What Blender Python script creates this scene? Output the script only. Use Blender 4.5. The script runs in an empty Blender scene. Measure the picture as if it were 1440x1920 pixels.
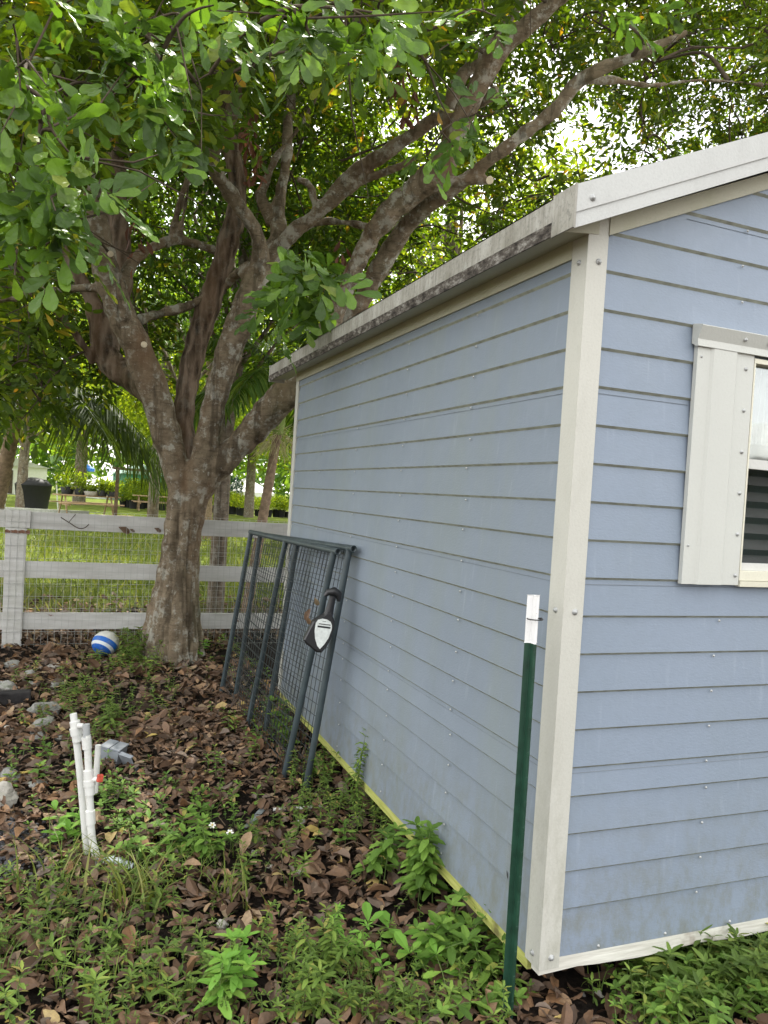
import bpy, bmesh, math, random
import numpy as np
from mathutils import Vector, Matrix
R = math.radians
rng = np.random.default_rng(7)
random.seed(7)
sc = bpy.context.scene
col = sc.collection

# ------------------------------------------------------------------ camera
CX = np.array([-1.19372, -1.70060, 1.36975])
CM = np.array([[0.92859892, -0.36564887, 0.06328462],
               [0.05193968, -0.04079139, -0.99781678],
               [0.36743205, 0.92985857, -0.01888715]])   # right, down, forward
FPX = 1448.98
cam_data = bpy.data.cameras.new('camera')
cam = bpy.data.objects.new('camera', cam_data); col.objects.link(cam)
cam_data.sensor_fit = 'HORIZONTAL'; cam_data.sensor_width = 36.0
cam_data.lens = 36.0 * FPX / 1440.0
cam_data.clip_start = 0.05; cam_data.clip_end = 600
mw = Matrix.Identity(4)
for i in range(3):
    mw[i][0] = CM[0][i]; mw[i][1] = -CM[1][i]; mw[i][2] = -CM[2][i]; mw[i][3] = CX[i]
cam.matrix_world = mw
sc.camera = cam
sc.render.resolution_x = 768; sc.render.resolution_y = 1024

# ------------------------------------------------------------------ world and sun
SUN_AZ = (0.50, 0.86)      # horizontal direction towards the sun
SUN_EL = R(56)
world = bpy.data.worlds.new('World'); sc.world = world; world.use_nodes = True
nt = world.node_tree
for n in list(nt.nodes): nt.nodes.remove(n)
sky = nt.nodes.new('ShaderNodeTexSky'); sky.sky_type = 'NISHITA'; sky.sun_disc = False
sky.sun_elevation = SUN_EL
sky.sun_rotation = math.atan2(SUN_AZ[0], SUN_AZ[1])
sky.dust_density = 2.5; sky.air_density = 1.0; sky.ozone_density = 1.0
tc = nt.nodes.new('ShaderNodeTexCoord')
cn = nt.nodes.new('ShaderNodeTexNoise'); cn.inputs['Scale'].default_value = 2.2; cn.inputs['Detail'].default_value = 6
cr = nt.nodes.new('ShaderNodeValToRGB'); cr.color_ramp.elements[0].position = 0.30; cr.color_ramp.elements[1].position = 0.62
cr.color_ramp.elements[0].color = (0.25, 0.25, 0.25, 1); cr.color_ramp.elements[1].color = (0.92, 0.92, 0.92, 1)
mx = nt.nodes.new('ShaderNodeMixRGB'); mx.inputs[2].default_value = (15.5, 15.3, 15.0, 1)
bg = nt.nodes.new('ShaderNodeBackground'); bg.inputs['Strength'].default_value = 0.12
wo = nt.nodes.new('ShaderNodeOutputWorld')
nt.links.new(tc.outputs['Generated'], cn.inputs['Vector'])
nt.links.new(cn.outputs['Fac'], cr.inputs['Fac'])
nt.links.new(cr.outputs['Color'], mx.inputs['Fac'])
nt.links.new(sky.outputs['Color'], mx.inputs[1])
nt.links.new(mx.outputs['Color'], bg.inputs['Color'])
nt.links.new(bg.outputs['Background'], wo.inputs['Surface'])

sd = bpy.data.lights.new('sun', 'SUN'); sd.energy = 5.0; sd.angle = R(0.5); sd.color = (1.0, 0.95, 0.86)
sun = bpy.data.objects.new('sun', sd); col.objects.link(sun)
sdir = Vector((SUN_AZ[0] * math.cos(SUN_EL), SUN_AZ[1] * math.cos(SUN_EL), math.sin(SUN_EL))).normalized()
sun.rotation_euler = sdir.to_track_quat('Z', 'Y').to_euler()
sc.view_settings.view_transform = 'Standard'
sc.view_settings.look = 'None'
sc.view_settings.gamma = 1.0
sc.view_settings.exposure = 1.0

# ------------------------------------------------------------------ helpers: places
def ray(x, y): return np.array([(x - 720) / FPX, (y - 960) / FPX, 1.0]) @ CM
def at(x, y, d): return CX + ray(x, y) * d
def gnd(x, y, z=0.0):
    r = ray(x, y); return CX + r * ((z - CX[2]) / r[2])
def V(p): return Vector([float(a) for a in p])

# ------------------------------------------------------------------ helpers: objects
def tag(o, label=None, cat=None, group=None, kind=None):
    if label: o['label'] = label
    if cat: o['category'] = cat
    if group: o['group'] = group
    if kind: o['kind'] = kind
    return o
def empty(name, loc=(0, 0, 0), rot=(0, 0, 0), **k):
    o = bpy.data.objects.new(name, None); col.objects.link(o)
    o.location = [float(a) for a in loc]; o.rotation_euler = rot; o.empty_display_size = 0.1
    return tag(o, **k)
def children(o): return [c for c in bpy.data.objects if c.parent == o]
def copy_tree(o, parent=None):
    c = o.copy(); col.objects.link(c); c.parent = parent
    for ch in children(o): copy_tree(ch, c)
    return c

class MB:
    """collects shapes in world space (or local space of the parent)"""
    def __init__(s): s.v = []; s.f = []; s.sm = []
    def add(s, vs, fs, smooth=False):
        b = len(s.v); s.v += [tuple(float(a) for a in p) for p in vs]
        s.f += [tuple(b + i for i in f) for f in fs]; s.sm += [smooth] * len(fs)
        return s
    def box(s, a, b):
        x0, y0, z0 = a; x1, y1, z1 = b
        return s.add([(x0,y0,z0),(x1,y0,z0),(x1,y1,z0),(x0,y1,z0),(x0,y0,z1),(x1,y0,z1),(x1,y1,z1),(x0,y1,z1)],
              [(0,3,2,1),(4,5,6,7),(0,1,5,4),(1,2,6,5),(2,3,7,6),(3,0,4,7)])
    def bar(s, p, q, w, h, up=(0, 0, 1)):
        p = V(p); q = V(q); d = (q - p).normalized(); u = Vector(up); si = d.cross(u)
        if si.length < 1e-4: si = d.cross(Vector((1, 0, 0)))
        si.normalize(); u = si.cross(d).normalized()
        vs = []
        for c in (p, q):
            for a, b in ((-1,-1),(1,-1),(1,1),(-1,1)): vs.append(c + si * (a * w / 2) + u * (b * h / 2))
        return s.add(vs, [(3,2,1,0),(4,5,6,7),(0,1,5,4),(1,2,6,5),(2,3,7,6),(3,0,4,7)])
    def tube(s, pts, rad, n=10, caps=True, hollow=0.0, jit=0.0, smooth=True):
        pts = [V(p) for p in pts]
        if not hasattr(rad, '__len__'): rad = [rad] * len(pts)
        vs = []; ref = None
        for i, p in enumerate(pts):
            d = (pts[min(i + 1, len(pts) - 1)] - pts[max(i - 1, 0)])
            if d.length < 1e-9: d = Vector((0, 0, 1))
            d.normalize()
            if ref is None:
                ref = d.orthogonal().normalized()
            ref = (ref - d * ref.dot(d)).normalized(); o2 = d.cross(ref)
            for k in range(n):
                a = 2 * math.pi * k / n; r = rad[i] * (1 + (random.uniform(-jit, jit) if jit else 0))
                vs.append(p + ref * (math.cos(a) * r) + o2 * (math.sin(a) * r))
        fs = []
        for i in range(len(pts) - 1):
            for k in range(n):
                a = i * n + k; b = i * n + (k + 1) % n
                fs.append((a, b, b + n, a + n))
        s.add(vs, fs, smooth)
        if caps:
            m = (len(pts) - 1) * n
            s.add(vs[:n], [tuple(reversed(range(n)))]); s.add(vs[m:m + n], [tuple(range(n))])
        return s
    def lathe(s, prof, n=20, M=None, smooth=True):
        M = M or Matrix.Identity(4); vs = []
        for r, z in prof:
            for k in range(n):
                a = 2 * math.pi * k / n; vs.append(M @ Vector((r * math.cos(a), r * math.sin(a), z)))
        fs = []
        for i in range(len(prof) - 1):
            for k in range(n):
                a = i * n + k; b = i * n + (k + 1) % n
                fs.append((a, b, b + n, a + n))
        return s.add(vs, fs, smooth)
    def ball(s, c, r, n=12, sc=(1, 1, 1), bump=0.0):
        vs = []; fs = []; m = n // 2
        for i in range(m + 1):
            t = math.pi * i / m
            for k in range(n):
                a = 2 * math.pi * k / n; q = 1 + (random.uniform(-bump, bump) if 0 < i < m else 0)
                vs.append((c[0] + r * sc[0] * q * math.sin(t) * math.cos(a), c[1] + r * sc[1] * q * math.sin(t) * math.sin(a), c[2] + r * sc[2] * q * math.cos(t)))
        for i in range(m):
            for k in range(n):
                a = i * n + k; b = i * n + (k + 1) % n
                fs.append((a, a + n, b + n, b))
        return s.add(vs, fs, True)
    def build(s, name, mat, parent=None, bevel=0.0, origin=None):
        me = bpy.data.meshes.new(name)
        v = s.v
        if origin is not None: v = [(a[0]-origin[0], a[1]-origin[1], a[2]-origin[2]) for a in v]
        me.from_pydata(v, [], s.f); me.update()
        me.polygons.foreach_set('use_smooth', s.sm)
        o = bpy.data.objects.new(name, me); col.objects.link(o)
        for m in (mat if isinstance(mat, (list, tuple)) else [mat]): me.materials.append(m)
        if origin is not None: o.location = origin
        if parent: o.parent = parent
        if bevel:
            b = o.modifiers.new('bevel', 'BEVEL'); b.width = bevel; b.segments = 2; b.limit_method = 'ANGLE'; b.angle_limit = R(40)
        return o

def extr(poly, a, b, axis):
    """extrude a 2d polygon along an axis from a to b"""
    n = len(poly)
    def P(u, v, w): return {'y': (u, w, v), 'x': (w, u, v), 'z': (u, v, w)}[axis]
    vs = [P(u, v, a) for u, v in poly] + [P(u, v, b) for u, v in poly]
    fs = [tuple(range(n)), tuple(reversed(range(n, 2 * n)))] + [(i, (i + 1) % n, n + (i + 1) % n, n + i) for i in range(n)]
    return vs, fs

# leaves: one template, many transforms, one mesh
def leaf_t(L=1.0, W=0.45, fold=0.12, bend=0.15, wide=0.6, n=1):
    """leaf along +y, blade normal +z. n=1 coarse, n=2 fine"""
    if n == 0:
        v = [(0,0,0), (-W/2, L*wide, fold*W), (0, L, -bend*L), (W/2, L*wide, fold*W)]
        return np.array(v), [(0, 3, 2, 1)]
    ys = [0.0, 0.3, wide, 0.88, 1.0] if n == 1 else [0.0, 0.1, 0.25, 0.45, wide, 0.8, 0.93, 1.0]
    def w(t):
        if t <= wide: return (t / wide) ** 0.85
        return max(0.0, 1 - ((t - wide) / (1 - wide)) ** 2.2) ** 0.6
    v = []; f = []
    for i, t in enumerate(ys):
        z = -bend * L * t * t; ww = W / 2 * w(t)
        wob = 0.02 * L * math.sin(t * 17) if n == 2 else 0
        v += [(-ww, t * L, z + fold * ww + wob), (0, t * L, z), (ww, t * L, z + fold * ww - wob)]
    for i in range(len(ys) - 1):
        a = 3 * i
        f += [(a, a + 1, a + 4, a + 3), (a + 1, a + 2, a + 5, a + 4)]
    return np.array(v), f
class Leaves:
    def __init__(s): s.V = []; s.F = []; s.n = 0; s.S = []
    def add(s, tpl, pos, axis, normal, scale):
        tv, tf = tpl; pos = np.asarray(pos, float); N = len(pos)
        if N == 0: return
        a = axis / (np.linalg.norm(axis, axis=1, keepdims=True) + 1e-9)
        side = np.cross(a, normal); side /= (np.linalg.norm(side, axis=1, keepdims=True) + 1e-9)
        nn = np.cross(side, a)
        scale = np.broadcast_to(np.asarray(scale, float), (N,))
        M = np.stack([side, a, nn], axis=1) * scale[:, None, None]
        W = np.einsum('vk,nkj->nvj', tv, M) + pos[:, None, :]
        nv = len(tv)
        s.V.append(W.reshape(-1, 3))
        tf4 = np.array(tf)
        F = (tf4[None] + (np.arange(N) * nv)[:, None, None] + s.n).reshape(-1, tf4.shape[1])
        s.F.append(F); s.n += N * nv
    def build(s, name, mat, parent=None, smooth=False):
        V_ = np.concatenate(s.V); me = bpy.data.meshes.new(name)
        loops = np.concatenate([f.ravel() for f in s.F]); cnt = np.concatenate([np.full(len(f), f.shape[1]) for f in s.F])
        st = np.concatenate([[0], np.cumsum(cnt)[:-1]])
        me.vertices.add(len(V_)); me.vertices.foreach_set('co', V_.ravel().astype(np.float32))
        me.loops.add(len(loops)); me.loops.foreach_set('vertex_index', loops.astype(np.int32))
        me.polygons.add(len(cnt)); me.polygons.foreach_set('loop_start', st.astype(np.int32))
        me.polygons.foreach_set('loop_total', cnt.astype(np.int32))
        me.polygons.foreach_set('use_smooth', np.full(len(cnt), smooth))
        me.update(calc_edges=True); me.validate()
        me.materials.append(mat)
        o = bpy.data.objects.new(name, me); col.objects.link(o)
        if parent: o.parent = parent
        return o
def unit(v): return v / (np.linalg.norm(v, axis=-1, keepdims=True) + 1e-9)
def rnd(n, s=1.0): return rng.normal(0, s, (n, 3))

# ------------------------------------------------------------------ helpers: materials
class Mat:
    def __init__(s, name, rough=0.7, spec=0.3, metal=0.0):
        s.m = bpy.data.materials.new(name); s.m.use_nodes = True; s.t = s.m.node_tree
        s.b = s.t.nodes['Principled BSDF']
        s.b.inputs['Roughness'].default_value = rough
        s.b.inputs['Specular IOR Level'].default_value = spec
        s.b.inputs['Metallic'].default_value = metal
        s.c = s.N('ShaderNodeTexCoord').outputs['Object']
    def N(s, t, **k):
        n = s.t.nodes.new(t)
        for a, b in k.items(): setattr(n, a, b)
        return n
    def link(s, a, b): s.t.links.new(a, b)
    def mapping(s, scale=(1, 1, 1), rot=(0, 0, 0), src=None):
        m = s.N('ShaderNodeMapping'); m.inputs['Scale'].default_value = scale; m.inputs['Rotation'].default_value = rot
        s.link(src or s.c, m.inputs['Vector']); return m.outputs['Vector']
    def noise(s, scale, detail=4, rough=0.55, vec=None, dist=0.0):
        n = s.N('ShaderNodeTexNoise'); n.inputs['Scale'].default_value = scale; n.inputs['Detail'].default_value = detail
        n.inputs['Roughness'].default_value = rough; n.inputs['Distortion'].default_value = dist
        s.link(vec or s.c, n.inputs['Vector']); return n.outputs['Fac']
    def voro(s, scale, vec=None, feature='F1'):
        n = s.N('ShaderNodeTexVoronoi'); n.inputs['Scale'].default_value = scale; n.feature = feature
        s.link(vec or s.c, n.inputs['Vector']); return n.outputs['Distance']
    def ramp(s, fac, stops, const=False):
        r = s.N('ShaderNodeValToRGB'); e = r.color_ramp.elements
        if const: r.color_ramp.interpolation = 'CONSTANT'
        while len(e) < len(stops): e.new(0.5)
        for i, (p, c) in enumerate(stops):
            e[i].position = p
            if not hasattr(c, '__len__'): c = (c, c, c)
            e[i].color = (*c[:3], 1)
        s.link(fac, r.inputs['Fac']); return r.outputs['Color']
    def mix(s, fac, a, b, mode='MIX'):
        m = s.N('ShaderNodeMixRGB'); m.blend_type = mode
        for i, x in ((0, fac), (1, a), (2, b)):
            if hasattr(x, 'links') or isinstance(x, bpy.types.NodeSocket): s.link(x, m.inputs[i])
            elif i == 0: m.inputs[0].default_value = x
            else: m.inputs[i].default_value = (*x[:3], 1)
        return m.outputs['Color']
    def isl(s): return s.N('ShaderNodeNewGeometry').outputs['Random Per Island']
    def color(s, c):
        if isinstance(c, bpy.types.NodeSocket): s.link(c, s.b.inputs['Base Color'])
        else: s.b.inputs['Base Color'].default_value = (*c, 1)
        return s
    def bump(s, h, strength=0.3, dist=0.01):
        b = s.N('ShaderNodeBump'); b.inputs['Strength'].default_value = strength; b.inputs['Distance'].default_value = dist
        s.link(h, b.inputs['Height']); s.link(b.outputs['Normal'], s.b.inputs['Normal']); return s
    def roughness(s, f): s.link(f, s.b.inputs['Roughness']); return s

def simple(name, c, rough=0.6, var=0.12, scale=8.0, spec=0.3, metal=0.0, bump=0.0):
    m = Mat(name, rough, spec, metal)
    d = tuple(a * (1 - var) for a in c); e = tuple(min(1, a * (1 + var)) for a in c)
    n = m.noise(scale, 5)
    m.color(m.ramp(n, [(0.3, d), (0.7, e)]))
    if bump: m.bump(m.noise(scale * 6, 4), bump, 0.004)
    return m.m

def leaf_mat(name, stops, trans=0.35, tcol=None, rough=0.52, spec=0.25, noise=True):
    m = Mat(name, rough, spec)
    c = m.ramp(m.isl(), stops)
    if noise:
        c = m.mix(m.ramp(m.noise(2.2, 3), [(0.35, 0.0), (0.65, 0.55)]), c, tuple(a * 0.62 for a in stops[0][1]))
    m.color(c)
    tr = m.N('ShaderNodeBsdfTranslucent')
    t = m.mix(1.0, c, tcol or (1.9, 1.75, 0.55), 'MULTIPLY')
    m.link(t, tr.inputs['Color'])
    mixs = m.N('ShaderNodeMixShader'); mixs.inputs[0].default_value = trans
    out = m.t.nodes['Material Output']
    m.link(m.b.outputs[0], mixs.inputs[1]); m.link(tr.outputs[0], mixs.inputs[2]); m.link(mixs.outputs[0], out.inputs['Surface'])
    return m.m

# ---- shed materials
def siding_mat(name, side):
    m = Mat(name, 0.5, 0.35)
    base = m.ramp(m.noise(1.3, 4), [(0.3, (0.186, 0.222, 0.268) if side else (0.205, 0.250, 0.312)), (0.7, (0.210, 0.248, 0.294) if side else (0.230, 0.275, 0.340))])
    # fine mottling and specks of dirt
    base = m.mix(m.ramp(m.noise(38, 4, 0.7), [(0.42, 0.0), (0.75, 0.16)]), base, (0.16, 0.19, 0.21))
    # green algae in vertical streaks
    st = m.noise(3.0, 4, 0.6, m.mapping((1.0, 1.6, 0.35)))
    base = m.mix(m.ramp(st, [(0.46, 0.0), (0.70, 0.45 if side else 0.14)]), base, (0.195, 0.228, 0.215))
    # chalky wash runs
    ch = m.noise(9.0, 3, 0.5, m.mapping((5.0, 5.0, 0.5)))
    base = m.mix(m.ramp(ch, [(0.62, 0.0), (0.8, 0.16)]), base, (0.42, 0.48, 0.56))
    sz = m.N('ShaderNodeSeparateXYZ'); m.link(m.c, sz.inputs[0])
    mg = m.N('ShaderNodeMapRange'); mg.inputs['From Min'].default_value = 0.62; mg.inputs['From Max'].default_value = 0.16; m.link(sz.outputs['Z'], mg.inputs['Value'])
    mud = m.mix(1.0, mg.outputs[0], m.ramp(m.noise(17, 6, 0.75, m.mapping((1, 1, 0.6))), [(0.42, 0.0), (0.66, 0.75)]), 'MULTIPLY')
    base = m.mix(mud, base, (0.16, 0.165, 0.125))
    vd = m.voro(55)
    base = m.mix(m.ramp(vd, [(0.03, 0.35), (0.07, 0.0)]), base, (0.09, 0.1, 0.09))
    m.color(base)
    m.roughness(m.ramp(m.noise(5, 3), [(0.3, 0.42), (0.7, 0.62)]))
    gr = m.noise(90, 3, 0.6, m.mapping((1, 1, 2.2)))
    dn = m.noise(1.6, 2)
    h = m.mix(0.12, gr, dn)
    m.bump(h, 0.2, 0.004)
    return m.m
def trim_mat(name, c=(0.52, 0.515, 0.46), dirt=0.2, dcol=(0.2, 0.19, 0.14), speck=0.5):
    m = Mat(name, 0.55, 0.35)
    b = m.ramp(m.noise(2.0, 4), [(0.3, tuple(a * 0.93 for a in c)), (0.7, c)])
    b = m.mix(m.ramp(m.noise(160, 3, 0.7), [(0.5, 0.0), (0.75, speck * 0.45)]), b, tuple(a * 0.55 for a in c))
    b = m.mix(m.ramp(m.noise(6, 6, 0.7, m.mapping((1, 1, 0.5))), [(0.5, 0.0), (0.78, dirt)]), b, dcol)
    sz = m.N('ShaderNodeSeparateXYZ'); m.link(m.c, sz.inputs[0])
    mg = m.N('ShaderNodeMapRange'); mg.inputs['From Min'].default_value = 1.0; mg.inputs['From Max'].default_value = 0.1; m.link(sz.outputs['Z'], mg.inputs['Value'])
    mud = m.mix(1.0, mg.outputs[0], m.ramp(m.noise(13, 6, 0.75, m.mapping((1, 1, 0.5))), [(0.45, 0.0), (0.68, 0.55)]), 'MULTIPLY')
    b = m.mix(mud, b, (0.22, 0.215, 0.15))
    m.color(b); m.bump(m.mix(0.3, m.noise(120, 3), m.noise(2.5, 2)), 0.3, 0.003)
    return m.m
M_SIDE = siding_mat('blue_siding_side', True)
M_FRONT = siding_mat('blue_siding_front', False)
M_STEP = simple('siding_drip_edge', (0.33, 0.345, 0.28), 0.7, 0.3, 20)
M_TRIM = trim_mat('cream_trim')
M_WHITE = trim_mat('white_trim', (0.56, 0.56, 0.53), 0.15)
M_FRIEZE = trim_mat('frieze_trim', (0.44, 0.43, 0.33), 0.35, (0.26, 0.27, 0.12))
M_FASC = trim_mat('rake_fascia', (0.50, 0.51, 0.49), 0.35, (0.27, 0.27, 0.25))
M_PANEL = trim_mat('shutter_metal', (0.52, 0.53, 0.49), 0.14, (0.4, 0.4, 0.36), 0.25)
def mildew():
    m = Mat('mildewed_fascia', 0.75, 0.2)
    b = m.ramp(m.noise(3.0, 4, 0.6, m.mapping((2, 2, 2))), [(0.3, (0.26, 0.25, 0.21)), (0.7, (0.46, 0.45, 0.41))])
    st = m.noise(22, 5, 0.7, m.mapping((1, 2.4, 0.25)))
    b = m.mix(m.ramp(st, [(0.45, 0.0), (0.72, 0.65)]), b, (0.15, 0.135, 0.11))
    b = m.mix(m.ramp(m.noise(60, 4, 0.8), [(0.52, 0.0), (0.7, 0.6)]), b, (0.1, 0.1, 0.095))
    b = m.mix(m.ramp(m.noise(11, 4, 0.7), [(0.6, 0.0), (0.75, 0.4)]), b, (0.52, 0.55, 0.52))
    m.color(b); m.bump(m.noise(80, 4), 0.4, 0.003); return m.m
M_MILD = mildew()
def mildew2():
    m = Mat('mildewed_lip', 0.8, 0.15)
    b = m.ramp(m.noise(30, 6, 0.75, m.mapping((1, 0.6, 1.5))), [(0.38, (0.035, 0.03, 0.028)), (0.52, (0.13, 0.115, 0.10)), (0.66, (0.38, 0.37, 0.34))])
    m.color(b); m.bump(m.noise(90, 4), 0.4, 0.003); return m.m
M_LIP = mildew2()
def sill(name, c1, c2, dark):
    m = Mat(name, 0.8, 0.15)
    g = m.noise(6, 5, 0.6, m.mapping((1.2, 1.2, 14)))
    b = m.ramp(g, [(0.35, c1), (0.65, c2)])
    b = m.mix(m.ramp(m.noise(3.5, 5, 0.7), [(0.58, 0.0), (0.68, 0.8)]), b, dark)
    m.color(b); m.bump(g, 0.5, 0.004); return m.m
M_YELLOW = sill('treated_sill', (0.30, 0.32, 0.075), (0.46, 0.47, 0.15), (0.11, 0.09, 0.045))
M_SILLW = sill('painted_sill', (0.52, 0.50, 0.44), (0.68, 0.67, 0.60), (0.3, 0.25, 0.2))
M_STEEL = simple('screw_metal', (0.42, 0.43, 0.42), 0.5, 0.1, 40, 0.4, 0.3)
M_DARKWOOD = simple('old_skid_wood', (0.10, 0.075, 0.055), 0.9, 0.4, 10, 0.1, 0, 0.5)
M_ROOF = simple('roof_metal', (0.5, 0.51, 0.5), 0.5, 0.1, 3)
M_REFL_SHEET = simple('reflection_sheet', (0.27, 0.30, 0.30), 0.8, 0.15, 14)
M_INT = simple('interior_dark', (0.05, 0.05, 0.05), 0.9)
M_LOUVRE = simple('dark_louvre', (0.09, 0.085, 0.085), 0.6)
def glass(nm='window_glass', f=0.17):
    m = Mat(nm, 0.05, 0.5)
    tr = m.N('ShaderNodeBsdfTransparent'); tr.inputs['Color'].default_value = (0.88, 0.88, 0.88, 1)
    gl = m.N('ShaderNodeBsdfGlossy'); gl.inputs['Roughness'].default_value = 0.04; gl.inputs['Color'].default_value = (0.9, 0.95, 0.95, 1)
    bm = m.N('ShaderNodeBump'); bm.inputs['Strength'].default_value = 0.05; m.link(m.noise(3, 2), bm.inputs['Height']); m.link(bm.outputs[0], gl.inputs['Normal'])
    ms = m.N('ShaderNodeMixShader'); ms.inputs[0].default_value = f
    m.link(tr.outputs[0], ms.inputs[1]); m.link(gl.outputs[0], ms.inputs[2]); m.link(ms.outputs[0], m.t.nodes['Material Output'].inputs['Surface'])
    return m.m
M_GLASS = glass(); M_SCREEN = glass('screened_glass', 0.05)
# ---- wood, bark, ground
def bark(name, c1, c2, lichen, rough=False):
    m = Mat(name, 0.9, 0.12)
    if rough:
        v = m.mapping((9, 9, 2.0))
        g = m.noise(3.0, 6, 0.7, v, 0.8)
        rid = m.voro(3.4, m.mapping((6, 6, 1.1)))
        b = m.ramp(m.mix(0.5, g, rid), [(0.28, tuple(a * 0.3 for a in c1)), (0.42, c1), (0.65, c2)])
        m.bump(m.mix(0.5, g, rid), 1.0, 0.03)
    else:
        g = m.noise(11, 6, 0.7)
        band = m.noise(4.0, 5, 0.7, m.mapping((2.2, 2.2, 15)))
        b = m.ramp(g, [(0.3, c1), (0.65, c2)])
        b = m.mix(m.ramp(band, [(0.34, 0.5), (0.48, 0.0)]), b, tuple(a * 0.4 for a in c1))
        m.bump(m.mix(0.55, g, band), 0.8, 0.012)
    li = m.noise(7, 5, 0.75)
    b = m.mix(m.ramp(li, [(0.52, 0.0), (0.60, lichen)]), b, (0.40, 0.40, 0.345))
    sp = m.noise(16, 5, 0.8)
    b = m.mix(m.ramp(sp, [(0.61, 0.0), (0.66, lichen)]), b, (0.50, 0.49, 0.43))
    fl = m.noise(3.2, 4, 0.65, m.mapping((3.4, 3.4, 0.28)))
    b = m.mix(m.ramp(fl, [(0.38, 0.6), (0.47, 0.0)]), b, tuple(a * 0.35 for a in c1))
    b = m.mix(m.ramp(fl, [(0.58, 0.0), (0.68, 0.35)]), b, (0.17, 0.12, 0.075))
    ru = m.noise(1.7, 3, 0.6, m.mapping((2, 2, 0.7)))
    b = m.mix(m.ramp(ru, [(0.52, 0.0), (0.72, 0.6)]), b, (0.15, 0.09, 0.05))
    b = m.mix(m.ramp(m.noise(1.1, 4, 0.6), [(0.55, 0.0), (0.75, 0.35)]), b, (0.08, 0.10, 0.035))
    m.color(b); return m.m
M_BARK = bark('grey_bark', (0.092, 0.070, 0.045), (0.225, 0.180, 0.125), 0.6)
M_BARK2 = bark('brown_rough_bark', (0.095, 0.068, 0.046), (0.22, 0.165, 0.12), 0.12, True)
M_TWIG = simple('twig_bark', (0.075, 0.058, 0.042), 0.9, 0.35, 12, 0.1)
M_BGBARK = bark('pale_trunk_bark', (0.10, 0.08, 0.06), (0.24, 0.20, 0.155), 0.4)

def ground_mat():
    m = Mat('lawn', 0.95, 0.05)
    g = m.ramp(m.noise(1.2, 6, 0.65), [(0.3, (0.08, 0.105, 0.02)), (0.6, (0.155, 0.195, 0.035)), (0.8, (0.24, 0.26, 0.06))])
    g = m.mix(m.ramp(m.noise(26, 5, 0.7), [(0.4, 0.0), (0.75, 0.5)]), g, (0.04, 0.06, 0.015))
    d = m.ramp(m.noise(20, 6, 0.7), [(0.3, (0.045, 0.032, 0.022)), (0.7, (0.12, 0.085, 0.055))])
    # bare soil under the trees, grass further off
    sep = m.N('ShaderNodeSeparateXYZ'); m.link(m.c, sep.inputs[0])
    ad = m.N('ShaderNodeMath', operation='MULTIPLY_ADD'); ad.inputs[1].default_value = 2.6
    m.link(m.noise(0.9, 4), ad.inputs[0]); m.link(sep.outputs['Y'], ad.inputs[2])
    mr = m.N('ShaderNodeMapRange'); mr.inputs['From Min'].default_value = 7.9; mr.inputs['From Max'].default_value = 9.4
    m.link(ad.outputs[0], mr.inputs['Value'])
    m.color(m.mix(mr.outputs[0], d, g)); m.bump(m.noise(30, 5), 0.6, 0.03); return m.m
def soil_mat():
    m = Mat('dark_soil', 0.95, 0.08)
    g = m.noise(35, 7, 0.75)
    b = m.ramp(g, [(0.3, (0.008, 0.007, 0.006)), (0.6, (0.032, 0.024, 0.019)), (0.8, (0.075, 0.055, 0.04))])
    m.color(b); m.bump(g, 1.0, 0.03); return m.m
M_LAWN = ground_mat(); M_SOIL = soil_mat()
def deadleaf():
    m = Mat('dead_leaf', 0.6, 0.3)
    b = m.ramp(m.isl(), [(0.0, (0.045, 0.028, 0.017)), (0.25, (0.115, 0.066, 0.038)), (0.5, (0.175, 0.102, 0.058)), (0.72, (0.15, 0.115, 0.088)), (0.88, (0.28, 0.15, 0.07)), (0.97, (0.36, 0.27, 0.17)), (1.0, (0.45, 0.33, 0.08))])
    b = m.mix(m.ramp(m.noise(60, 4, 0.7), [(0.4, 0.0), (0.8, 0.5)]), b, (0.05, 0.035, 0.03))
    m.color(b); m.bump(m.noise(120, 3), 0.3, 0.003); return m.m
M_DEAD = deadleaf()
def stone(name, a, b_, moss=0.4):
    m = Mat(name, 0.85, 0.2)
    b = m.ramp(m.noise(14, 6, 0.7), [(0.3, a), (0.7, b_)])
    b = m.mix(m.ramp(m.noise(18, 5, 0.7), [(0.52, 0.0), (0.66, moss)]), b, (0.10, 0.13, 0.06))
    b = m.mix(m.ramp(m.noise(50, 4, 0.7), [(0.55, 0.0), (0.68, 0.6)]), b, (0.10, 0.10, 0.10))
    m.color(b); m.bump(m.noise(30, 6, 0.7), 0.8, 0.01); return m.m
M_ROCK = stone('limestone', (0.17, 0.165, 0.15), (0.36, 0.355, 0.33), 0.6)
M_ROCKW = stone('pale_limestone', (0.34, 0.32, 0.28), (0.52, 0.49, 0.43), 0.25)
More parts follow.
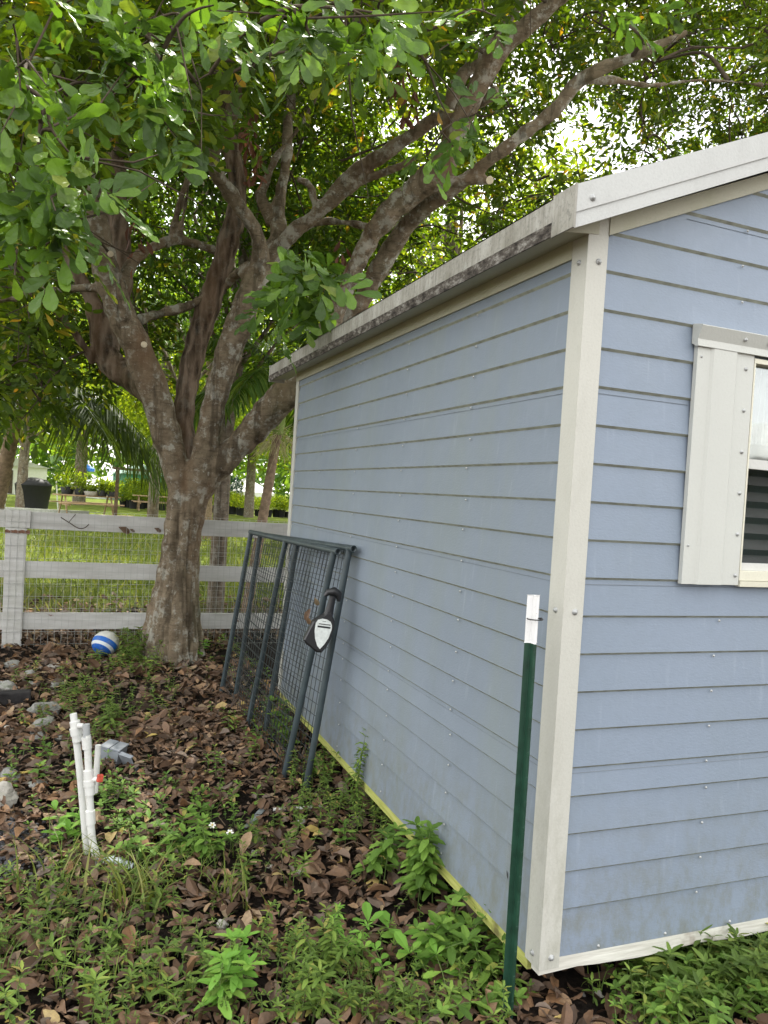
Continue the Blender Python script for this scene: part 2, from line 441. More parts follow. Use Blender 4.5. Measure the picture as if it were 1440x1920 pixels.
# ---- leaves
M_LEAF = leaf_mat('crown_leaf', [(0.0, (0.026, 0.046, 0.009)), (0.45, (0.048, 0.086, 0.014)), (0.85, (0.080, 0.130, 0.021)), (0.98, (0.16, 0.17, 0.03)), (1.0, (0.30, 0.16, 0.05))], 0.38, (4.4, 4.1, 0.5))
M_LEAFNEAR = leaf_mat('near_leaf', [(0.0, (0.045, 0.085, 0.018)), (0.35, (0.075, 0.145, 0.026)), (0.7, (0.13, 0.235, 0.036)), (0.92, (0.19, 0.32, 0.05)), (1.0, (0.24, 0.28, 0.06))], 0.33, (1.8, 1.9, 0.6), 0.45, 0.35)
M_BRIGHT = leaf_mat('bright_leaf', [(0.0, (0.08, 0.125, 0.02)), (0.5, (0.13, 0.20, 0.028)), (1.0, (0.22, 0.28, 0.045))], 0.5, (3.2, 2.8, 0.55))
M_MIDG = leaf_mat('mid_leaf', [(0.0, (0.04, 0.09, 0.02)), (0.5, (0.07, 0.14, 0.03)), (1.0, (0.12, 0.2, 0.05))], 0.45, (3.0, 2.7, 0.55))
M_PALM = leaf_mat('palm_leaf', [(0.0, (0.035, 0.08, 0.012)), (0.6, (0.065, 0.13, 0.02)), (1.0, (0.13, 0.18, 0.035))], 0.4, (2.0, 1.9, 0.5), 0.4, 0.4, False)
M_PALM_SHADED = leaf_mat('shaded_palm_leaf', [(0.0, (0.03, 0.055, 0.01)), (1.0, (0.065, 0.10, 0.018))], 0.3, (1.8, 1.7, 0.5), 0.45, 0.3, False)  # palm leaf with the canopy's shade put into a darker colour
M_WEED = leaf_mat('weed_leaf', [(0.0, (0.085, 0.14, 0.03)), (0.4, (0.15, 0.24, 0.048)), (0.85, (0.24, 0.35, 0.07)), (0.95, (0.34, 0.40, 0.08)), (1.0, (0.36, 0.28, 0.10))], 0.3, (1.7, 1.7, 0.6))
M_WEED2 = leaf_mat('broad_weed_leaf', [(0.0, (0.07, 0.135, 0.025)), (0.5, (0.125, 0.23, 0.04)), (0.95, (0.20, 0.33, 0.06)), (1.0, (0.35, 0.32, 0.08))], 0.3, (1.7, 1.7, 0.6), noise=False)
M_LIME = leaf_mat('lime_weed_leaf', [(0.0, (0.13, 0.28, 0.04)), (0.6, (0.19, 0.38, 0.06)), (1.0, (0.28, 0.46, 0.08))], 0.3, (1.4, 1.3, 0.6), noise=False)
M_GRASS = leaf_mat('grass_blade', [(0.0, (0.075, 0.105, 0.022)), (0.6, (0.14, 0.185, 0.035)), (1.0, (0.26, 0.26, 0.09))], 0.3, (1.8, 1.7, 0.6), noise=False)
M_DRY = leaf_mat('dry_hanging_leaf', [(0.0, (0.10, 0.045, 0.03)), (1.0, (0.22, 0.10, 0.06))], 0.3, (1.3, 1.2, 1.0), noise=False)
M_STEM = simple('weed_stem', (0.10, 0.15, 0.04), 0.7)

# ================================================================== ground
def sheet(x0, x1, y0, y1, nx, ny, zf):
    vs = []; fs = []
    for j in range(ny + 1):
        for i in range(nx + 1):
            x = x0 + (x1 - x0) * i / nx; y = y0 + (y1 - y0) * j / ny
            vs.append((x, y, zf(x, y)))
    for j in range(ny):
        for i in range(nx):
            a = j * (nx + 1) + i; fs.append((a, a + 1, a + nx + 2, a + nx + 1))
    return MB().add(vs, fs, True)
def wave(x, y):
    return 0.012 * math.sin(3.1 * x + 1.3) * math.cos(2.3 * y) + 0.007 * math.sin(8.7 * x + 5 * y) + 0.005 * math.sin(15 * y - 9 * x + 1)
o = sheet(-250, 300, -120, 420, 40, 40, lambda x, y: -0.05).build('ground', M_LAWN); tag(o, kind='structure')
o = sheet(-6.0, 5.0, -4.0, 5.6, 150, 140, lambda x, y: -0.006 + wave(x, y)).build('soil', M_SOIL); tag(o, kind='structure')
o = sheet(-30, 30, 5.3, 45, 60, 60, lambda x, y: -0.02 + 0.02 * math.sin(x * 0.7) * math.cos(y * 0.5)).build('lawn', M_LAWN); tag(o, kind='structure')

# ================================================================== the shed
SX, SY = 2.44, 2.905
H = 0.1016
Z3 = 1.70
shed = empty('shed', (0, 0, 0), label='blue metal sided garden shed with cream corner trim and mildewed white eaves', cat='shed')
courses = []          # (z bottom edge line, z top line)
ztop = Z3 + 3 * H + 0.02
lines = [Z3 - (k - 3) * H for k in range(-10, 14)]          # k=-10 .. 13
zs = lines + [lines[-1] - 0.078]
z = zs[-1]
for i in range(3): z -= H; zs.append(z)
zs.append(0.20 - 0.028)
zs = [a for a in zs if a > 0.17 - 1e-6]
zs[-1] = 0.172
PR = 0.0075            # how far the lower edge of a course stands out
WX0, WX1, WZ0, WZ1 = 0.585, 1.262, 1.195, 1.835      # window opening
def roofz(x): return 2.074 + 0.43 * (x if x < SX / 2 else SX - x)
sid, stp = MB(), MB()
wall_t = 0.003
for a, b in zip(zs[:-1], zs[1:]):          # a top, b bottom  (side wall, up to 2.08)
    if b >= 2.075: continue
    b = 0.150 if b < 0.173 else b
    t = min(a, 2.08); xt = wall_t + PR - (PR * (a - t) / (a - b)); xb = wall_t
    t2 = t - 0.0065 if a < 2.08 else t
    xt = wall_t + PR if a < 2.08 else xt
    sid.add([(xt, 0.0, t2), (xt, SY - 0.06, t2), (xb, SY - 0.06, b), (xb, 0.0, b)], [(0, 1, 2, 3)])
    stp.add([(xb, 0.0, b), (xb, SY - 0.06, b), (wall_t + PR, SY - 0.06, b - 0.0065), (wall_t + PR, 0.0, b - 0.0065)], [(0, 1, 2, 3)])
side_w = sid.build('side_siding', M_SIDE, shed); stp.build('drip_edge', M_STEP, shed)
sid, stp = MB(), MB()
for a, b in zip(zs[:-1], zs[1:]):
    cuts = sorted({a, b} | {c for c in (WZ0, WZ1) if b < c < a}, reverse=True)
    for t, q in zip(cuts[:-1], cuts[1:]):
        def xl(zz): return max(0.0, (zz - 2.074) / 0.43)
        if xl(q) > SX / 2 - 0.02: continue
        xlt = min(xl(t), SX / 2)
        def yo(zz): return wall_t + PR * (zz - b) / (a - b)
        tt = t - 0.0065 if t == a else t; yt = wall_t + PR if t == a else yo(t)
        segs = [((xlt, xl(q)), (SX - xlt, SX - xl(q)))]
        if q >= WZ0 - 1e-6 and t <= WZ1 + 1e-6:
            segs = [((0, 0), (WX0, WX0)), ((WX1, WX1), (SX, SX))]
        for (l1, l2), (r1, r2) in segs:
            sid.add([(l1, yt, tt), (l2, yo(q), q), (r2, yo(q), q), (r1, yt, tt)], [(0, 1, 2, 3)])
            if q == b: stp.add([(l2, wall_t, b), (l2, wall_t + PR, b - 0.0065), (r2, wall_t + PR, b - 0.0065), (r2, wall_t, b)], [(0, 1, 2, 3)])
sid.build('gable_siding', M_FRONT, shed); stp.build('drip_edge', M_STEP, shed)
# thin lap seams where one sheet overlaps the next
m = MB()
for k in (-2, 3, 8, 13):
    za = Z3 - (k - 3) * H; zz = za - 0.019; f_s = lambda q: wall_t + PR * (q - (za - H)) / H
    o0, o1 = f_s(zz - 0.0008) - 0.0012, f_s(zz + 0.0008) - 0.0004
    if k > 0: m.add([(o1, 0.07, zz + 0.0008), (o1, SY - 0.07, zz + 0.0008), (o0, SY - 0.07, zz - 0.0008), (o0, 0.07, zz - 0.0008)], [(0, 1, 2, 3)])
    x0 = max(0.063, (zz - 2.05) / 0.43); x1 = 0.372 if WZ0 - 0.02 < zz < WZ1 + 0.06 else SX - x0
    m.add([(x0, o1, zz + 0.0008), (x0, o0, zz - 0.0008), (x1, o0, zz - 0.0008), (x1, o1, zz + 0.0008)], [(0, 1, 2, 3)])
m.build('lap_seam', simple('lap_seam', (0.15, 0.175, 0.2), 0.6), shed)
# hidden walls and floor
MB().box((SX - 0.012, 0.02, 0.17), (SX - 0.002, SY, 2.08)).build('right_wall', M_SIDE, shed)
m = MB(); vs, fs = extr([(0.014, 0.17), (SX - 0.014, 0.17), (SX - 0.014, 2.07), (SX / 2, 2.58), (0.014, 2.07)], SY - 0.02, SY - 0.01, 'y'); m.add(vs, fs)
m.build('back_wall', M_SIDE, shed)
MB().box((0.05, 0.05, 0.178), (SX - 0.05, SY - 0.05, 0.19)).build('floor', M_INT, shed)
# corner trims, L profile 2 mm proud of x=0 / y=0
for s, x in ((1, 0.0), (-1, SX)):
    m = MB(); m.add(*extr([(x, 0.0), (x + s * 0.0625, 0.0), (x + s * 0.0625, 0.008), (x + s * 0.008, 0.008), (x + s * 0.008, 0.069), (x, 0.069)][::s], 0.145, 2.15, 'z'))
    m.build('corner_trim', M_TRIM, shed)
m = MB().add(*extr([(0.0, SY - 0.06), (0.008, SY - 0.06), (0.008, SY - 0.008), (0.06, SY - 0.008), (0.06, SY), (0.0, SY)], 0.16, 2.085, 'z'))
m.build('corner_trim', M_TRIM, shed)
# frieze under the side soffit, trim under the rake
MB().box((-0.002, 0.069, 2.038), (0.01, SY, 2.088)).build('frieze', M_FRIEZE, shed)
m = MB()
for s in (1, -1):
    X = lambda x: x if s > 0 else SX - x
    a0, a1 = 0.0625, SX / 2
    P = [(X(a0), 2.0665 + 0.43 * a0 + 0.0), (X(a1), 2.0665 + 0.43 * a1), (X(a1), 2.113 + 0.43 * a1), (X(a0), 2.113 + 0.43 * a0)]
    m.add(*extr(P if s > 0 else P[::-1], -0.003, 0.008, 'y'))
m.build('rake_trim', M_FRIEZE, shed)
# roof: soffit boards, decking, fascias
OX, OY, YB = 0.10, 0.08, 3.21
S = 0.441
zb, zt = 2.068, 2.165
m = MB()
m.add(*extr([(-OX + 0.004, 2.074), (0.02, 2.09), (0.02, 2.10), (-OX + 0.004, 2.084)], 0.0, YB - 0.004, 'y'))
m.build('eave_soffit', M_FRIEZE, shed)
m = MB()
for s in (1, -1):
    X = lambda x: x if s > 0 else SX - x
    P = [(X(-OX + 0.003), zb + 0.004), (X(SX / 2), zb + 0.004 + S * (SX / 2 + OX)), (X(SX / 2), zb + 0.02 + S * (SX / 2 + OX)), (X(-OX + 0.003), zb + 0.02)]
    m.add(*extr(P if s > 0 else P[::-1], -OY + 0.003, 0.004, 'y'))
m.build('rake_soffit', M_FRIEZE, shed)
m = MB().add(*extr([(-OX + 0.005, 2.0745), (0.03, 2.09), (0.03, 2.15), (-OX + 0.005, 2.10)], -0.0025, 0.0025, 'y')); m.build('soffit_return', M_FRIEZE, shed)
m = MB()
for s in (1, -1):
    X = lambda x: x if s > 0 else SX - x
    P = [(X(-OX + 0.004), zt - 0.02), (X(SX / 2), zt - 0.02 + S * (SX / 2 + OX)), (X(SX / 2), zt - 0.003 + S * (SX / 2 + OX)), (X(-OX + 0.004), zt - 0.003)]
    m.add(*extr(P if s > 0 else P[::-1], -OY + 0.004, YB - 0.004, 'y'))
m.build('roof', M_ROOF, shed)
m = MB()     # rake fascia, two lapped strips
for s in (1, -1):
    X = lambda x: x if s > 0 else SX - x
    def strip(z0, z1, y0, y1, xa=-OX):
        P = [(X(xa), z0 + S * (xa + OX)), (X(SX / 2), z0 + S * (SX / 2 + OX)), (X(SX / 2), z1 + S * (SX / 2 + OX)), (X(xa), z1 + S * (xa + OX))]
        m.add(*extr(P if s > 0 else P[::-1], y0, y1, 'y'))
    strip(zb - 0.008, zb + 0.032, -OY, -OY + 0.003)
    strip(zb + 0.030, zt, -OY - 0.004, -OY - 0.0005)
m.build('rake_fascia', M_FASC, shed, 0.0008)
m = MB()
m.box((-OX, 0.01, zb + 0.032), (-OX + 0.004, YB, zt))
m.add(*extr([(-OX, zt), (-OX + 0.03, zt + 0.012), (-OX + 0.03, zt + 0.008), (-OX, zt - 0.004)], 0.01, YB, 'y'))
m.build('eave_fascia', M_MILD, shed)
m = MB().add(*extr([(-OX + 0.004, zb + 0.034), (-OX - 0.008, zb + 0.030), (-OX + 0.001, zb + 0.0), (-OX + 0.006, zb)], 0.012, YB - 0.004, 'y'))
m.build('eave_lip', M_LIP, shed)
m = MB()
m.add(*extr([(-OX - 0.0055, zb - 0.008), (-OX - 0.0055, zt + 0.001), (-OX - 0.001, zt + 0.001), (-OX - 0.001, zb - 0.008)], -OY - 0.005, 0.012, 'y'))
m.build('fascia_corner_cap', M_MILD, shed, 0.001)
m = MB().box((-OX - 0.003, YB - 0.002, zb - 0.004), (0.0, YB + 0.002, zt + 0.002)); m.build('fascia_end', M_WHITE, shed)
# sill boards and supports under the wall
m = MB().box((0.0045, 0.062, 0.113), (0.04, SY - 0.05, 0.168)); m.build('side_sill_board', M_YELLOW, shed)
m = MB()
n = 40; top = []; bot = []
for i in range(n + 1):
    x = 0.003 + (SX - 0.006) * i / n
    bot.append((x, 0.132 + 0.004 * math.sin(i * 0.9) + random.uniform(-0.0018, 0.0018)))
poly = bot + [(SX - 0.003, 0.178), (0.003, 0.178)]
vs, fs = extr(poly, 0.0035, 0.04, 'y'); m.add(vs, fs); m.build('front_sill_board', M_SILLW, shed)
m = MB().add([(0.0, 0.0, 0.172 - 0.001), (0.0, 0.0, 0.19), (SX, 0.0, 0.19), (SX, 0.0, 0.171)], [(0, 1, 2, 3)])
for yy in (0.5, 1.55, 2.6):
    MB().box((0.075, yy - 0.07, -0.02), (0.26, yy + 0.07, 0.118)).build('support_block', M_DARKWOOD, shed, 0.006)
    MB().box((SX - 0.26, yy - 0.07, -0.02), (SX - 0.075, yy + 0.07, 0.118)).build('support_block', M_DARKWOOD, shed, 0.006)
MB().box((0.16, 0.05, 0.118), (SX - 0.16, 0.10, 0.172)).build('floor_joist', M_DARKWOOD, shed)
# screws
pm = MB(); pm.lathe([(0.0065, 0.0), (0.0065, 0.0012), (0.0042, 0.0014), (0.004, 0.0045), (0.0, 0.005)], 8)
scr = pm.build('screw', M_STEEL, shed); smesh = scr.data; first = [scr]; count = [0]; extra = []
def screw(p, normal, s=1.0):
    d = Vector(normal).to_track_quat('Z', 'Y')
    if count[0] >= 96:
        extra.append((p, d, s)); return
    if first: o = first.pop()
    else:
        o = scr.copy(); col.objects.link(o); o.parent = shed
    o.location = p; o.rotation_euler = d.to_euler(); o.scale = (s, s, s); count[0] += 1
for zz in (2.02, 1.10, 0.176): screw((0.0, 0.022 + 0.012, zz), (-1, 0, 0), 1.25); screw((0.036, 0.0, zz), (0, -1, 0), 1.35)
for ci, zz in enumerate([q - 0.014 for q in zs[:-1]] + [0.182]):
    if zz > 2.03: continue
    for yy in (0.60, 1.165, 1.74, 2.31, 2.80):
        if ci % 5 == 4 and yy < 1: pass
        screw((0.0035, yy + random.uniform(-0.008, 0.008), zz + random.uniform(-0.004, 0.003)), (-1, 0, 0), 0.62)
for ci, zz in enumerate([q - 0.014 for q in zs[:-1]]):
    if zz > 2.2: continue
    if WZ0 - 0.02 < zz < WZ1 + 0.08: continue
    screw((0.53 + random.uniform(-0.008, 0.01), 0.0035, zz), (0, -1, 0), 0.6)
for x in (0.19, 0.42, 0.66, 0.95, 1.25): screw((x, 0.0035, 0.182), (0, -1, 0), 0.7)
screw((-0.055, -OY - 0.004, zb + 0.072), (0, -1, 0), 1.4)
# window with shutter panels, hood and track
win = MB(); FR = 0.022
win.box((WX0, -0.012, WZ0), (WX1, 0.03, WZ0 + 0.028)); win.box((WX0, -0.012, WZ1 - 0.014), (WX1, 0.03, WZ1))
win.box((WX0, -0.0118, WZ0 + 0.028), (WX0 + 0.006, 0.03, WZ1 - 0.014)); win.box((WX1 - 0.014, -0.0118, WZ0 + 0.028), (WX1, 0.03, WZ1 - 0.014))
wf = win.build('window', trim_mat('window_frame', (0.66, 0.64, 0.52), 0.1), shed, 0.001)
m = MB()
m.box((WX0 + 0.006, 0.004, 1.52), (WX1 - 0.014, 0.022, 1.548))
m.box((WX0 + 0.006, 0.008, WZ0 + 0.028), (WX1 - 0.014, 0.022, WZ0 + 0.05)); m.box((WX0 + 0.006, 0.008, WZ0 + 0.05), (WX0 + 0.014, 0.022, 1.52)); m.box((WX1 - 0.03, 0.008, WZ0 + 0.05), (WX1 - 0.014, 0.022, 1.52))
m.build('sash', M_WHITE, wf, 0.001)
m = MB().box((WX0 + 0.004, 0.012, 1.548), (WX1 - 0.014, 0.015, WZ1 - 0.012)); m.build('glass_pane', M_GLASS, wf)
m = MB().box((WX0 + 0.012, 0.014, WZ0 + 0.04), (WX1 - 0.02, 0.017, 1.522)); m.build('glass_pane', M_SCREEN, wf)
# inside: added pale pleated sheet above, standing in for the pane's reflection, dark louvred door far inside below
m = MB(); nn = 60
for i in range(nn):
    x0 = WX0 + (WX1 - WX0) * i / nn; x1 = WX0 + (WX1 - WX0) * (i + 1) / nn
    y0, y1 = (0.06, 0.066) if i % 2 else (0.066, 0.06)
    m.add([(x0, y0, 1.60), (x1, y1, 1.60), (x1, y1, WZ1), (x0, y0, WZ1)], [(0, 1, 2, 3)])
m.build('reflection_sheet', M_REFL_SHEET, wf)
m = MB()
m.box((WX0 + 0.07, 0.14, 1.1), (WX0 + 0.10, 0.17, 1.75))
for i in range(9):
    zz = 1.13 + i * 0.05
    m.add(*extr([(0.12, zz), (0.15, zz + 0.03), (0.16, zz + 0.03), (0.13, zz)], WX0 + 0.10, WX1 + 0.2, 'x'))
m.build('louvre_shelf', M_LOUVRE, wf)
def corr(x0, x1, z0, z1, name, flip=False):
    w = x1 - x0; prof = [(0, 0.0), (0.22, 0.0), (0.26, -0.006), (0.66, -0.006), (0.70, 0.0), (1.0, 0.0)]
    if flip: prof = [(1 - a, b) for a, b in reversed(prof)]
    m = MB()
    fr = [(x0 + a * w, -0.012 + b) for a, b in prof]; bk = [(x, y + 0.003) for x, y in reversed(fr)]
    m.add(*extr(fr + bk, z0, z1, 'z'))
    m.box((x0, -0.009, z0), (x0 + 0.002, 0.002, z1)); m.box((x1 - 0.002, -0.009, z0 + 0.001), (x1, 0.002, z1 - 0.001))
    p = m.build(name, M_PANEL, wf)
    return p
corr(0.375, 0.582, 1.182, 1.848, 'shutter_panel'); corr(1.265, 1.472, 1.182, 1.848, 'shutter_panel', True)
m = MB(); m.add(*extr([(-0.02, 1.842), (-0.018, 1.862), (-0.034, 1.897), (-0.031, 1.899), (0.003, 1.905), (0.003, 1.852), (-0.014, 1.842)], 0.366, 1.482, 'x'))
m.build('hood', M_PANEL, wf, 0.0008)
m = MB().box((0.586, -0.016, 1.178), (1.262, 0.002, 1.194)); m.build('bottom_track', trim_mat('track', (0.62, 0.6, 0.48), 0.1), wf)
for i in range(6): screw((0.553 + 0.003 * i, -0.0122, 1.80 - i * 0.118), (0, -1, 0), 0.95)
for zz in (1.815, 1.29): screw((0.389, -0.0122, zz), (0, -1, 0), 0.6)
for x in (0.53, 0.62, 0.9): screw((x, -0.027, 1.878), (0, -1, 0), 0.9)
if extra:
    m = MB()
    for p, d, s in extra:
        M_ = Matrix.Translation(p) @ d.to_matrix().to_4x4() @ Matrix.Scale(s, 4)
        m.lathe([(0.0065, 0.0), (0.0065, 0.0012), (0.0042, 0.0014), (0.004, 0.0045), (0.0, 0.005)], 8, M_)
    tag(m.build('screw', M_STEEL, shed), kind='stuff')
# torn spot and crease in the side wall
m = MB(); c = (0.0, 0.145, 0.46)
pl = at(951, 1640, 1); r = ray(951, 1640); t = (0.0022 - CX[0]) / r[0]; c = CX + r * t
m.add([(0.0018, c[1] + 0.004, c[2] + 0.012), (0.0018, c[1] - 0.003, c[2] + 0.004), (0.0018, c[1] - 0.006, c[2] - 0.012), (0.0018, c[1] + 0.002, c[2] - 0.004)], [(0, 1, 2, 3)])
m.build('puncture', M_INT, shed)

# ================================================================== main tree
def catmull(P, sub=4):
    P = [np.array(p, float) for p in P]; out = []
    Q = [2 * P[0] - P[1]] + P + [2 * P[-1] - P[-2]]
    for i in range(1, len(Q) - 2):
        for k in range(sub):
            t = k / sub; a, b, c, d = Q[i - 1], Q[i], Q[i + 1], Q[i + 2]
            out.append(0.5 * ((2 * b) + (-a + c) * t + (2 * a - 5 * b + 4 * c - d) * t * t + (-a + 3 * b - 3 * c + d) * t ** 3))
    out.append(P[-1]); return out
def limb(pts, wob=0.05):
    """pts: (px, py, distance, half width in px) -> smooth list of (x,y,z,r)"""
    P = [np.append(at(x, y, d), r * d / FPX) for x, y, d, r in pts]
    C_ = catmull(P, 5); out = []
    for i, p in enumerate(C_):
        q = p.copy(); q[3] *= 1 + random.uniform(-wob, wob); out.append(q)
    return out
def tubes(mb, L, n=14):
    mb.tube([p[:3] for p in L], [max(0.003, p[3]) for p in L], n)
D = 6.15
LG = {}     # grey limbs
LG['trunk1'] = limb([(296, 1262, 6.0, 38), (302, 1200, 6.02, 30), (316, 1100, 6.08, 24), (327, 1000, 6.12, 22), (335, 920, 6.15, 22), (322, 850, 6.15, 27), (300, 770, 6.12, 28), (276, 700, 6.08, 28), (252, 640, 6.02, 27), (228, 590, 5.98, 26), (205, 530, 5.95, 27), (190, 470, 5.9, 24), (182, 400, 5.85, 20), (170, 330, 5.8, 17), (140, 220, 5.7, 14), (100, 80, 5.5, 10), (70, -60, 5.3, 7)])
LG['trunk2'] = limb([(338, 1250, 6.0, 36), (340, 1180, 6.04, 29), (344, 1080, 6.08, 24), (350, 1000, 6.12, 22), (362, 930, 6.14, 22), (380, 860, 6.15, 22), (394, 790, 6.15, 22), (411, 720, 6.15, 23), (432, 650, 6.12, 25), (455, 590, 6.08, 26), (473, 530, 6.05, 20), (488, 478, 6.0, 16), (478, 430, 5.95, 13), (447, 385, 5.85, 14), (412, 335, 5.7, 14), (395, 300, 5.6, 14), (372, 262, 5.5, 9), (362, 200, 5.4, 7), (340, 100, 5.2, 5)])
LG['trunk3'] = limb([(362, 1235, 6.22, 22), (360, 1180, 6.22, 20), (356, 1080, 6.2, 18), (362, 1000, 6.2, 18), (378, 925, 6.2, 20), (418, 868, 6.2, 23), (462, 820, 6.2, 26), (508, 768, 6.15, 29), (554, 720, 6.1, 30), (600, 655, 6.0, 25), (636, 575, 5.9, 17), (664, 508, 5.8, 16), (698, 440, 5.7, 19), (732, 398, 5.6, 23), (780, 355, 5.5, 25), (820, 325, 5.4, 27), (845, 280, 5.3, 24), (865, 230, 5.2, 21), (893, 170, 5.1, 20), (930, 100, 5.0, 21), (985, 50, 4.9, 18), (1045, 0, 4.8, 14), (1120, -80, 4.7, 10)])
LG['base4'] = limb([(322, 1268, 5.88, 28), (324, 1200, 5.92, 22), (338, 1090, 6.0, 17), (350, 1000, 6.06, 15), (358, 930, 6.1, 12)])
LG['base5'] = limb([(278, 1262, 6.1, 24), (288, 1180, 6.12, 19), (308, 1080, 6.15, 14), (322, 1000, 6.15, 12), (328, 930, 6.15, 10)])
LG['fork'] = limb([(395, 305, 5.6, 10), (415, 255, 5.5, 12), (440, 205, 5.35, 11), (462, 150, 5.2, 8), (490, 110, 5.1, 7), (560, 95, 4.9, 6), (650, 40, 4.7, 4)])
LG['stub'] = limb([(236, 600, 5.9, 14), (228, 560, 5.85, 10), (222, 520, 5.8, 10), (208, 478, 5.7, 8)], 0.1)
LG['c_up'] = limb([(468, 560, 6.1, 16), (500, 500, 6.2, 20), (522, 440, 6.3, 16), (522, 380, 6.35, 12), (538, 300, 6.4, 10), (540, 230, 6.45, 10), (548, 160, 6.5, 8), (530, 60, 6.6, 6)])
LG['c_up2'] = limb([(510, 420, 6.35, 12), (490, 370, 6.4, 12), (500, 340, 6.4, 7), (520, 290, 6.3, 6), (560, 240, 6.2, 5), (600, 170, 6.1, 4)])
LG['c_r'] = limb([(505, 490, 6.2, 16), (545, 440, 6.15, 15), (590, 405, 6.1, 14), (620, 370, 6.05, 13), (660, 330, 6.0, 15), (710, 295, 5.9, 14), (760, 262, 5.8, 12), (810, 225, 5.7, 12), (850, 205, 5.6, 12), (900, 190, 5.5, 13), (935, 170, 5.4, 12)])
LG['c_r2'] = limb([(560, 430, 6.12, 10), (620, 385, 6.05, 9), (680, 340, 5.95, 8), (745, 315, 5.85, 8), (790, 290, 5.8, 5)])
LG['c_h'] = limb([(560, 428, 6.3, 9), (620, 415, 6.3, 7), (690, 425, 6.2, 7), (720, 432, 6.1, 6)], 0.1)
LG['cut'] = limb([(590, 405, 6.1, 8), (588, 370, 6.08, 7), (578, 345, 6.05, 7), (555, 335, 6.0, 5)], 0.12)
LG['d2'] = limb([(625, 650, 6.15, 20), (672, 575, 6.1, 18), (710, 505, 6.0, 19), (752, 437, 5.85, 18), (786, 400, 5.7, 16), (830, 370, 5.55, 14), (880, 330, 5.4, 13), (930, 292, 5.2, 12), (985, 250, 5.1, 12), (1040, 205, 5.0, 13), (1085, 155, 4.9, 14), (1130, 130, 4.8, 12), (1200, 100, 4.7, 9), (1290, 60, 4.6, 6)])
LG['d2b'] = limb([(1085, 155, 4.9, 9), (1140, 150, 4.95, 7), (1220, 160, 5.0, 5), (1320, 150, 5.1, 4), (1440, 160, 5.2, 3)])
LG['d1b'] = limb([(850, 285, 5.3, 20), (845, 210, 5.35, 17), (862, 150, 5.35, 15), (895, 110, 5.3, 13), (935, 60, 5.2, 10), (975, 10, 5.1, 8), (1010, -60, 5, 6)])
LG['d_h'] = limb([(800, 345, 5.45, 12), (850, 340, 5.4, 9), (918, 338, 5.3, 8)], 0.08)
LG['arc'] = limb([(222, 545, 6.0, 12), (250, 490, 6.2, 11), (290, 462, 6.35, 9), (335, 450, 6.5, 9), (380, 462, 6.6, 8), (430, 480, 6.7, 7)])
LG['arc_up'] = limb([(320, 452, 6.5, 8), (335, 390, 6.5, 6), (352, 330, 6.6, 6), (380, 240, 6.7, 5)])
LG['arc_up2'] = limb([(335, 450, 6.5, 7), (345, 400, 6.45, 5), (360, 310, 6.4, 4)])
LG['left'] = limb([(205, 540, 5.95, 9), (150, 540, 6.0, 9), (90, 545, 6.1, 8), (20, 560, 6.2, 7), (-60, 560, 6.3, 6)])
LG['hor'] = limb([(260, 600, 6.2, 10), (310, 585, 6.3, 9), (360, 570, 6.35, 9), (420, 535, 6.4, 6)])
LG['c_sh'] = limb([(450, 520, 6.1, 9), (470, 500, 6.1, 10), (440, 515, 6.2, 8), (425, 540, 6.3, 5)])
LR = {}     # rough brown limbs, further back
LR['mid'] = limb([(352, 930, 6.35, 20), (347, 850, 6.35, 20), (346, 770, 6.38, 20), (356, 700, 6.4, 21), (372, 630, 6.42, 21), (392, 570, 6.42, 22), (412, 510, 6.42, 20), (430, 450, 6.4, 20), (445, 390, 6.4, 18), (442, 320, 6.38, 17), (428, 250, 6.35, 17), (425, 180, 6.3, 16), (432, 100, 6.2, 13), (440, 0, 6.1, 11), (445, -90, 6.0, 8)])
LR['back'] = limb([(332, 850, 6.5, 20), (318, 790, 6.5, 23), (290, 745, 6.5, 24), (255, 712, 6.52, 26), (218, 690, 6.55, 26), (196, 655, 6.55, 24), (186, 610, 6.52, 20), (172, 560, 6.5, 15), (150, 520, 6.45, 13), (125, 470, 6.4, 12), (90, 400, 6.3, 9), (60, 330, 6.2, 7)])
LR['back2'] = limb([(205, 650, 6.6, 22), (215, 590, 6.6, 20), (232, 530, 6.55, 18), (225, 450, 6.5, 19), (220, 380, 6.45, 18), (215, 300, 6.4, 17), (212, 220, 6.35, 15), (215, 120, 6.2, 12), (225, 0, 6.1, 9)])
LR['spur'] = limb([(178, 680, 6.5, 9), (150, 640, 6.4, 8), (110, 590, 6.3, 6), (80, 570, 6.2, 4)])
tree = empty('broadleaf_tree', at(315, 1235, 6.05), label='large multi-stemmed tree with grey lichen-spotted bark between the fence and the blue shed', cat='tree')
ti = Matrix.Translation(tree.location).inverted()
def keep(o, parent):
    o.parent = parent; o.matrix_parent_inverse = Matrix.Translation(parent.location).inverted(); return o
